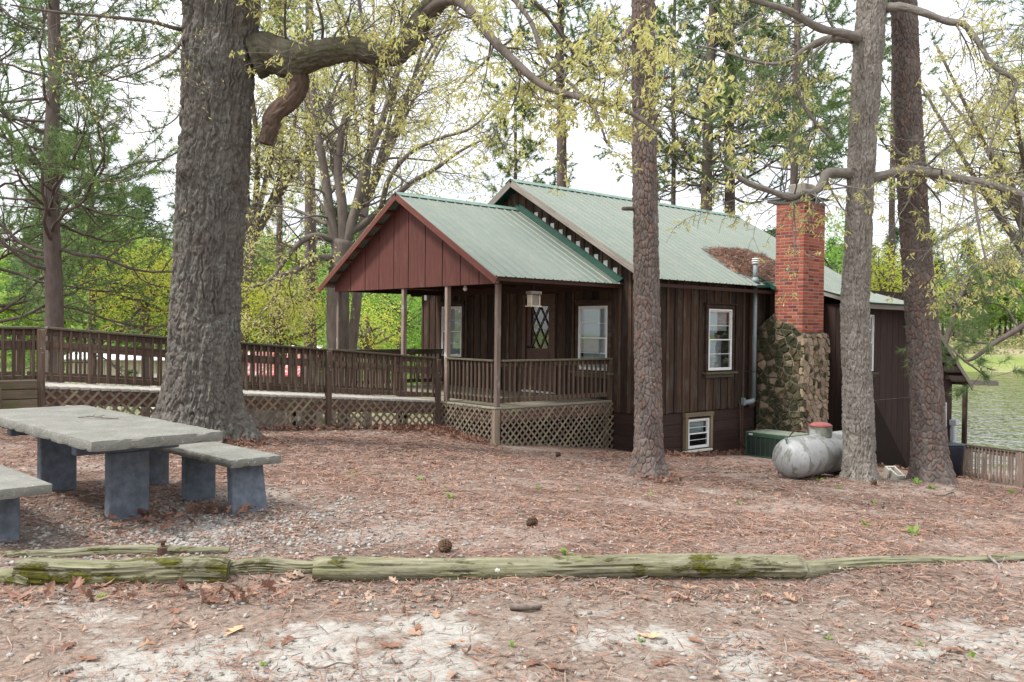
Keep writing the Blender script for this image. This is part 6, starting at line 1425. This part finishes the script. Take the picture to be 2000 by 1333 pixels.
# ================================================================== buildings down the slope
def shed(name, label, x0, x1, d, eave_y, ridge_y, wall, roof, run, ribs):
    a = P(x0, eave_y, d); b = P(x1, eave_y, d); b[2] = a[2]; rz_ = P(x0, ridge_y, d + run)[2]; zg = min(h1(a[0], a[1]), h1(b[0], b[1])) - .1; u = nrm(b - a); bk = np.array([FH[0], FH[1], 0]); bk = bk - u * bk.dot(u); bk = nrm(bk); t = thing(name, label, 'building', (*((a + b)[:2] / 2), zg))
    mb = MB(); z = np.array([0, 0, 1.]); p0 = np.array([a[0], a[1], zg]); p1 = np.array([b[0], b[1], zg]); mb.prism([p0, p1, p1 + z * (a[2] - zg), p0 + z * (a[2] - zg)], bk * run * 2); w = obj('wall', mb, wall, t)
    n = int(np.linalg.norm(b - a) / ribs)
    for k in range(n):
        c = a + (b - a) * (k + .5) / n - bk * .02; plank('siding_rib', (c[0], c[1], zg), (c[0], c[1], a[2]), ribs * .55, .03, wall, w, tuple(-bk), 0)
    for sg in (0, 1):
        e = a - bk * .4 - u * .3 if not sg else a + bk * (2 * run + .4) - u * .3; e2 = e + (b - a) + u * .6; r0 = a + bk * run - u * .3; r1 = r0 + (b - a) + u * .6; r0 = np.array([r0[0], r0[1], rz_]); r1 = np.array([r1[0], r1[1], rz_]); off = np.array([0, 0, .06])
        mb = MB(); mb.prism([e, e2, r1, r0], off); R = obj('roof', mb, roof, t)
        if not sg:
            for k in range(int(np.linalg.norm(b - a) / .6)):
                f_ = (k + .5) / int(np.linalg.norm(b - a) / .6); plank('roof_rib', e + (e2 - e) * f_ + off * 1.2, r0 + (r1 - r0) * f_ + off * 1.2, .05, .04, roof, R, (0, 0, 1), 0)
    return t, a, b, u, bk, zg
t, a, b, u, bk, zg = shed('metal_shed', 'beige ribbed metal building with white roof down the slope', 128, 330, 45, 702, 683, M_BTAN, M_WROOF, 2.6, .3)
c = a + (b - a) * .8 - bk * .05; plank('door', (c[0], c[1], zg), (c[0], c[1], zg + 2.0), .95, .04, M_WHITE, t, tuple(-bk))
shed('red_roofed_cabin', 'small grey plank cabin with faded red metal roof down the slope', 470, 592, 38, 734, 690, M_GREYW, M_RROOF, 2.0, .28)
shed('white_roofed_shed', 'low shed with white roof edge glimpsed past the red roofed cabin', 560, 612, 62, 690, 676, M_BTAN, M_WROOF, 2.2, .4)

# ================================================================== needle drifts on the roof
def roof_hit(x, y, zf, pit_, x0, z0):
    r = FW + RT * ((x - 1000) / FPX) - UP * ((y - 666.5) / FPX); # plane z = z0 - pit*(X-x0)
    k = (z0 - pit_ * (CP[0] - x0) - CP[2]) / (r[2] + pit_ * r[0]); return CP + r * k
def drift(label, poly, hmax, n, sx, sz, pit_):
    rg = np.random.default_rng(len(poly) * 7 + n); c = np.mean(poly, 0); mb = MB(); N = 40; lo = poly.min(0); hi = poly.max(0); gx_, gy_ = np.meshgrid(np.linspace(lo[0], hi[0], N), np.linspace(lo[1], hi[1], N), indexing='ij')
    def inside(x, y):
        ins = np.full(x.shape, 9.)
        P2 = poly; m_ = len(P2); ori = 1.0
        for i in range(m_):
            e = P2[(i + 1) % m_] - P2[i]; nn = np.array([e[1], -e[0]]) / np.hypot(*e) * -ori; ins = np.minimum(ins, (x - P2[i][0]) * nn[0] + (y - P2[i][1]) * nn[1])
        return ins
    if inside(np.array([c[0]]), np.array([c[1]]))[0] < 0: poly = poly[::-1]
    s_in = inside(gx_, gy_); hgt = hmax * sst(.0, .25, s_in + .5 * (n2(gx_, gy_, 5, 3) - .55)) * (.6 + .7 * n2(gx_, gy_, 3, 3)); z = sz - pit_ * (gx_ - sx) + np.where(hgt > .012, hgt, -.06) - .004; i, j = np.meshgrid(np.arange(N - 1), np.arange(N - 1), indexing='ij'); Q = np.stack([i * N + j, (i + 1) * N + j, (i + 1) * N + j + 1, i * N + j + 1], -1).reshape(-1, 4)
    ok = (s_in.ravel()[Q] > -.06).all(1); mb.add(np.stack([gx_, gy_, z], -1).reshape(-1, 3), Q[ok], None, .5)
    xy = lo + rg.random((n, 2)) * (hi - lo); si = inside(xy[:, 0], xy[:, 1]); k = si > -.22 * rg.random(n) ** 2.5 + .02; xy = xy[k]; si = si[k]; zz = sz - pit_ * (xy[:, 0] - sx) + hmax * sst(.0, .25, si + .5 * (n2(xy[:, 0], xy[:, 1], 5, 3) - .55)) * (.6 + .7 * n2(xy[:, 0], xy[:, 1], 3, 3)) + .03
    needles(mb, np.column_stack([xy, zz]), .16, .007, rg, .35); return tag(obj('pine_needle_drift', mb, M_STRAW), label, 'pine needles', kind='stuff')
def needles(mb, c, ln, wd_, rg, tilt=.15):
    n = len(c); a = rg.uniform(0, TAU, n); d = np.stack([np.cos(a), np.sin(a), rg.normal(0, tilt, n)], 1); s = np.stack([-np.sin(a), np.cos(a), rg.normal(0, .4, n)], 1); l = (ln * rg.uniform(.5, 1.2, n))[:, None]; w = np.broadcast_to(np.asarray(wd_, float), (n,))[:, None] / 2; bend = s * l * rg.normal(0, .1, n)[:, None]
    V = np.stack([c - d * l / 2 + s * w, c - d * l / 2 - s * w, c + bend - s * w, c + bend + s * w, c + d * l / 2], 1).reshape(-1, 3); k = np.arange(n)[:, None] * 5; mb.add(V, k + np.array([[0, 1, 2, 3]]), k + np.array([[3, 2, 4]]), np.clip(rg.normal(.45, .28, n), 0, 1))
    # attribute order follows quads then triangles
poly = np.array([roof_hit(x, y, mz, PIT, RX, RZ)[:2] for x, y in ((1380, 492), (1440, 488), (1516, 512), (1518, 556), (1490, 551), (1435, 533))])
drift('drift of rusty pine needles on the green roof against the chimney', poly, .12, 11000, RX, RZ, PIT)
poly = np.array([(1.25, 7.62), (1.25, 8.75), (.95, 8.75), (.6, 7.62)])
drift('thin drift of pine needles on the roof beyond the chimney', poly, .06, 1500, RX, RZ, PIT)

# ================================================================== ground litter
rg = np.random.default_rng(123)
def scatter(n, d0, d1, pw=1.6):
    u = rg.random(n); d = (d0 ** pw + u * (d1 ** pw - d0 ** pw)) ** (1 / pw); s = rg.uniform(-.66, .66, n) * d; x = CP[0] + RH[0] * s + FH[0] * d; y = CP[1] + RH[1] * s + FH[1] * d; return x, y, d
def relv(x, y): return (x - LOG0[0]) * _ln[0] + (y - LOG0[1]) * _ln[1]
def yard(x, y):   # not under the cabin, porch or ramp
    return ~((x > -6) & (x < .95) & (y > -.02)) & ~((x < -1.7) & (x > -3.1)) & ~((x < 2.05) & (y > 6.6)) & (x > -1.8)
x, y, d = scatter(120000, 3.2, 17, 1.25); rl = relv(x, y); dt_ = np.hypot(x - 5.2, y + 7.4)
dens = np.where(rl > .05, .16 + .75 * sst(.47, .62, n2(x, y, 1.5, 4, 2.)) * (1.1 - .35 * np.clip(rl, 0, 2)), .3 + .75 * sst(.36, .56, n2(x, y, .8, 4, 1.))); dens = np.where((rl < 0) & (dt_ < 2.2), .25 + .6 * sst(.42, .58, n2(x, y, 2.2, 3, 9.)), dens); dens = np.where((rl > .05) & (rl < .5), .75, dens)
k = (rg.random(len(x)) < dens) & yard(x, y); x, y, d = x[k], y[k], d[k]; mb = MB(); needles(mb, np.column_stack([x, y, H(x, y) + .006 + .012 * rg.random(len(x))]), .15, .0026 + .0005 * d, rg, .12)
tag(obj('pine_straw', mb, M_STRAW, origin=(6, -4, -.3)), 'rusty pine straw covering the yard', 'pine straw', kind='stuff')
x, y, d = scatter(34000, 3.2, 15, 1.2); rl = relv(x, y); k = yard(x, y) & (rg.random(len(x)) < np.where(rl > .05, .3 + .8 * sst(.4, .6, n2(x, y, 1.9, 3, 5.)), .75)); x, y, d = x[k], y[k], d[k]; n = len(x); c = np.column_stack([x, y, H(x, y) + .007 + .01 * rg.random(n)])
a = rg.uniform(0, TAU, n); u3 = np.stack([np.cos(a), np.sin(a), rg.normal(0, .3, n)], 1); v3 = np.stack([-np.sin(a), np.cos(a), rg.normal(0, .3, n)], 1); l = (rg.uniform(.006, .02, n) * (.8 + d * .05))[:, None]; w = l * rg.uniform(.25, .7, n)[:, None]
mb = MB(); mb.add(np.stack([c - u3 * l, c + v3 * w, c + u3 * l * .9, c - v3 * w * .8], 1).reshape(-1, 3), np.arange(n * 4).reshape(-1, 4), None, rg.random(n))
tag(obj('bark_chips', mb, leaf('litter chip', [(.3, .24, .2), (.07, .05, .04), (.24, .15, .11), (.36, .31, .27), (.1, .07, .055), (.3, .17, .11)], .1), origin=(6, -4, -.3)), 'small chips of bark and leaf on the yard', 'litter', kind='stuff')
# dead leaves
OUT = np.array([(0, 0), (.10, .05), (.2, .05), (.34, .22), (.40, .1), (.5, .1), (.62, .3), (.7, .12), (.82, .16), (1.0, 0), (.82, -.16), (.7, -.12), (.62, -.3), (.5, -.1), (.40, -.1), (.34, -.22), (.2, -.05), (.10, -.05)])
def leafshape(sz, curl, fold, rg):
    p = OUT * sz; z = curl * (p[:, 0] - sz * .5) ** 2 / sz + fold * np.abs(p[:, 1]) + rg.normal(0, sz * .02, len(p)); V = np.column_stack([p - [sz * .5, 0], z]); V = np.vstack([V, [0, 0, -.0]]); n = len(p); return V, [(n, i, (i + 1) % n) for i in range(n)]
def litter(mb, x, y, szm, rg, lift=.008, tilt=.3):
    z = H(x, y)
    for a, b, c in zip(x, y, z):
        V, T = leafshape(szm * rg.uniform(.6, 1.25), rg.normal(.2, .7), rg.normal(.3, .35), rg); R = np.array((Matrix.Rotation(rg.uniform(0, TAU), 3, 'Z') @ Matrix.Rotation(rg.normal(0, tilt), 3, 'X') @ Matrix.Rotation(rg.normal(0, tilt), 3, 'Y'))); V = V @ R.T; V[:, 2] += c + lift + max(0, -V[:, 2].min() * .7); V[:, 0] += a; V[:, 1] += b; mb.add(V, None, T, rg.random())
mb = MB(); x, y, d = scatter(5200, 3.3, 16, 1.2); rl = relv(x, y); dn = np.where(rl > 0, .35 + .5 * ((rl > .03) & (rl < .55)), .14); dn = dn * (.3 + 1.2 * sst(.42, .62, n2(x, y, 1.1, 3, 8.))); k = (rg.random(len(x)) < dn) & yard(x, y); litter(mb, x[k], y[k], .085, rg)
tag(obj('leaf_litter', mb, M_LITT, origin=(6, -4, -.3)), 'scattered dry brown leaves on the yard', 'leaves', kind='stuff')
# drift of leaves against the porch corner and wall foot
mb = MB(); xs_ = []; ys2 = []
for (a, b, n, w) in (((-1.68, -1.6), (-1.6, -.1), 420, .3), ((-1.6, -.12), (-.35, -.12), 420, .28), ((.15, .5), (.15, 3.0), 260, .14), ((1.1, 3.3), (1.1, 6.3), 260, .16), ((-1.66, -5.6), (-1.66, -1.6), 240, .12), ((2.4, 9.), (3.6, 11.3), 120, .5), ((.35, -5.4), (.2, -4.5), 70, .2), ((4.3, -1.1), (4.4, -.4), 40, .15), ((4.7, -7.9), (4.8, -6.9), 60, .3), ((6.42, -8.62), (7.2, -7.62), 34, .14)):
    t_ = rg.random(n); xs_.append(a[0] + (b[0] - a[0]) * t_ + np.abs(rg.normal(0, w, n))); ys2.append(a[1] + (b[1] - a[1]) * t_ - (np.abs(rg.normal(0, w, n)) if a[1] == b[1] else rg.normal(0, .1, n)))
x = np.concatenate(xs_); y = np.concatenate(ys2); k = yard(x, y); x, y = x[k], y[k]; litter(mb, x, y, .12, rg, .03, .6)
tag(obj('leaf_drift', mb, M_LRED, origin=(-.5, 0, -.6)), 'rusty oak leaves drifted against the porch lattice and wall foot', 'leaves', kind='stuff')
# pebbles
ico = np.array([(0, 0, 1)] + [(math.cos(a) * .89, math.sin(a) * .89, .45) for a in np.arange(5) * TAU / 5] + [(math.cos(a) * .89, math.sin(a) * .89, -.45) for a in (np.arange(5) + .5) * TAU / 5] + [(0, 0, -1)]); icf = np.array([(0, 1 + i, 1 + (i + 1) % 5) for i in range(5)] + [(1 + i, 6 + i, 1 + (i + 1) % 5) for i in range(5)] + [(6 + i, 6 + (i + 1) % 5, 1 + (i + 1) % 5) for i in range(5)] + [(11, 6 + (i + 1) % 5, 6 + i) for i in range(5)])
def pebbles(x, y, s):
    n = len(x); V = ico[None] * rg.uniform(.75, 1.25, (n, 12, 1)) * np.stack([s * rg.uniform(.8, 1.4, n), s * rg.uniform(.7, 1.1, n), s * rg.uniform(.4, .75, n)], 1)[:, None]; a = rg.uniform(0, TAU, n); c, sn = np.cos(a)[:, None], np.sin(a)[:, None]
    V = np.stack([V[..., 0] * c - V[..., 1] * sn + x[:, None], V[..., 0] * sn + V[..., 1] * c + y[:, None], V[..., 2] + (H(x, y) + s * .25)[:, None]], -1); F = icf[None] + (np.arange(n) * 12)[:, None, None]; mb = MB(); mb.add(V, None, F, np.repeat(rg.random(n), 20)); return mb
a = rg.uniform(0, TAU, 5200); r = np.abs(rg.normal(0, 1.6, 5200)); x = 5.5 + np.cos(a) * r * 1.0; y = -7.4 + np.sin(a) * r * .8; k = relv(x, y) < -.05; x, y = x[k], y[k]
x2, y2, d2 = scatter(1500, 3.3, 5.4, 1.3); k = (relv(x2, y2) > .1) & (rg.random(1500) < np.where(x2 < 8.2, .9, .4) * (.2 + sst(.4, .6, n2(x2, y2, 1.8, 3)))); x = np.concatenate([x, x2[k]]); y = np.concatenate([y, y2[k]])
tag(obj('gravel', pebbles(x, y, rg.uniform(.006, .022, len(x))), M_PEB, origin=(6, -7, -.2), smooth=True), 'grey gravel under and around the concrete table', 'gravel', kind='stuff')
# single leaves that catch the eye
def one_leaf(label, pxy, sz, mat, rot, curl, seed, grp='single dead leaves in the foreground'):
    rg2 = np.random.default_rng(seed); V, T = leafshape(sz, curl, .25, rg2); q = G(*pxy); R = np.array(Matrix.Rotation(rot, 3, 'Z') @ Matrix.Rotation(rg2.normal(0, .2), 3, 'X')); V = V @ R.T; V[:, 2] += -V[:, 2].min() * .8 + q[2] + .006; V[:, 0] += q[0]; V[:, 1] += q[1]; mb = MB(); mb.add(V, None, T, .5); tag(obj('fallen_leaf', mb, mat, origin=q), label, 'leaf', grp)
M_TAN = leaf('tan leaf', [(.5, .33, .2), (.5, .33, .2)], .2)
one_leaf('large tan lobed leaf lying flat on the bare sand', (456, 1236), .17, M_TAN, 2.2, .1, 1); one_leaf('tan curled leaf on the sand below the round log', (1268, 1246), .16, M_TAN, .6, .5, 2)
one_leaf('standing rusty leaf by the short sawn timber stub', (40, 1168), .2, M_LRED, .9, 1.2, 3); one_leaf('rusty leaf leaning on the squared moss covered timber', (195, 1150), .17, M_LRED, 1.5, 1.0, 4)
for k, (x, y) in enumerate(((815, 1230), (290, 1255), (135, 1265), (1090, 1310), (1290, 1300), (860, 1128), (955, 1140), (1500, 1172), (1325, 1172), (1040, 1300), (1690, 1320), (1860, 1275), (1360, 1255), (560, 1255), (170, 1290), (760, 1265), (1165, 1090), (340, 1195), (420, 1160), (1780, 1225))):
    one_leaf('dry pale brown oak leaf on the sandy foreground', (x, y), .1 + .04 * rg.random(), M_LITT, rg.uniform(0, TAU), rg.normal(.3, .5), 20 + k, 'pale oak leaves on the sandy foreground')
# seedlings
def weed(label, pxy, s, n, seed):
    rg2 = np.random.default_rng(seed); q = G(*pxy); mb = MB()
    for k in range(n):
        a = rg2.uniform(0, TAU); e = rg2.uniform(.2, 1.1); d = np.array([math.cos(a) * math.cos(e), math.sin(a) * math.cos(e), math.sin(e)]); sd3 = np.array([-math.sin(a), math.cos(a), 0]); l = s * .75 * rg2.uniform(.5, 1.1); w = l * .2; b = np.array(q) + np.array([0, 0, .0]); t = b + d * l - np.array([0, 0, l * .15]); m2 = b + d * l * .55 + np.array([0, 0, l * .08])
        mb.add([b - sd3 * w * .1, b + sd3 * w * .1, m2 + sd3 * w, m2 - sd3 * w, t], [(0, 1, 2, 3)], [(3, 2, 4)], rg2.random())
    tag(obj('seedling', mb, M_WEED, origin=q), label, 'seedling', 'green seedlings in the straw')
weed('bright seedling sprouting in front of the squared moss covered timber', (194, 1172), .09, 7, 1); weed('seedling growing out of the moss on the squared timber', (200, 1128), .08, 6, 2)
for k, (x, y, s) in enumerate(((880, 975, .16), (870, 955, .1), (1690, 1030, .14), (1785, 1045, .17), (1640, 955, .12), (1555, 935, .16), (1600, 940, .14), (1790, 945, .22), (1820, 955, .16), (1975, 965, .2), (1705, 985, .12), (1270, 968, .1), (1130, 960, .08), (820, 940, .1), (1440, 985, .08), (1105, 1085, .1), (690, 930, .09), (1480, 960, .07), (1050, 955, .08))):
    weed('small bright green seedling sprouting from the pine straw', (x, y), s, 8, 30 + k)
for k, (x, y, s) in enumerate(((515, 1303, .06), (1000, 1265, .05), (1490, 1165, .07), (1620, 1250, .06), (1800, 1260, .06), (325, 1157, .06), (1250, 1255, .05), (1900, 1285, .08))):
    weed('tiny green seedling in the sandy foreground', (x, y), s, 6, 60 + k)
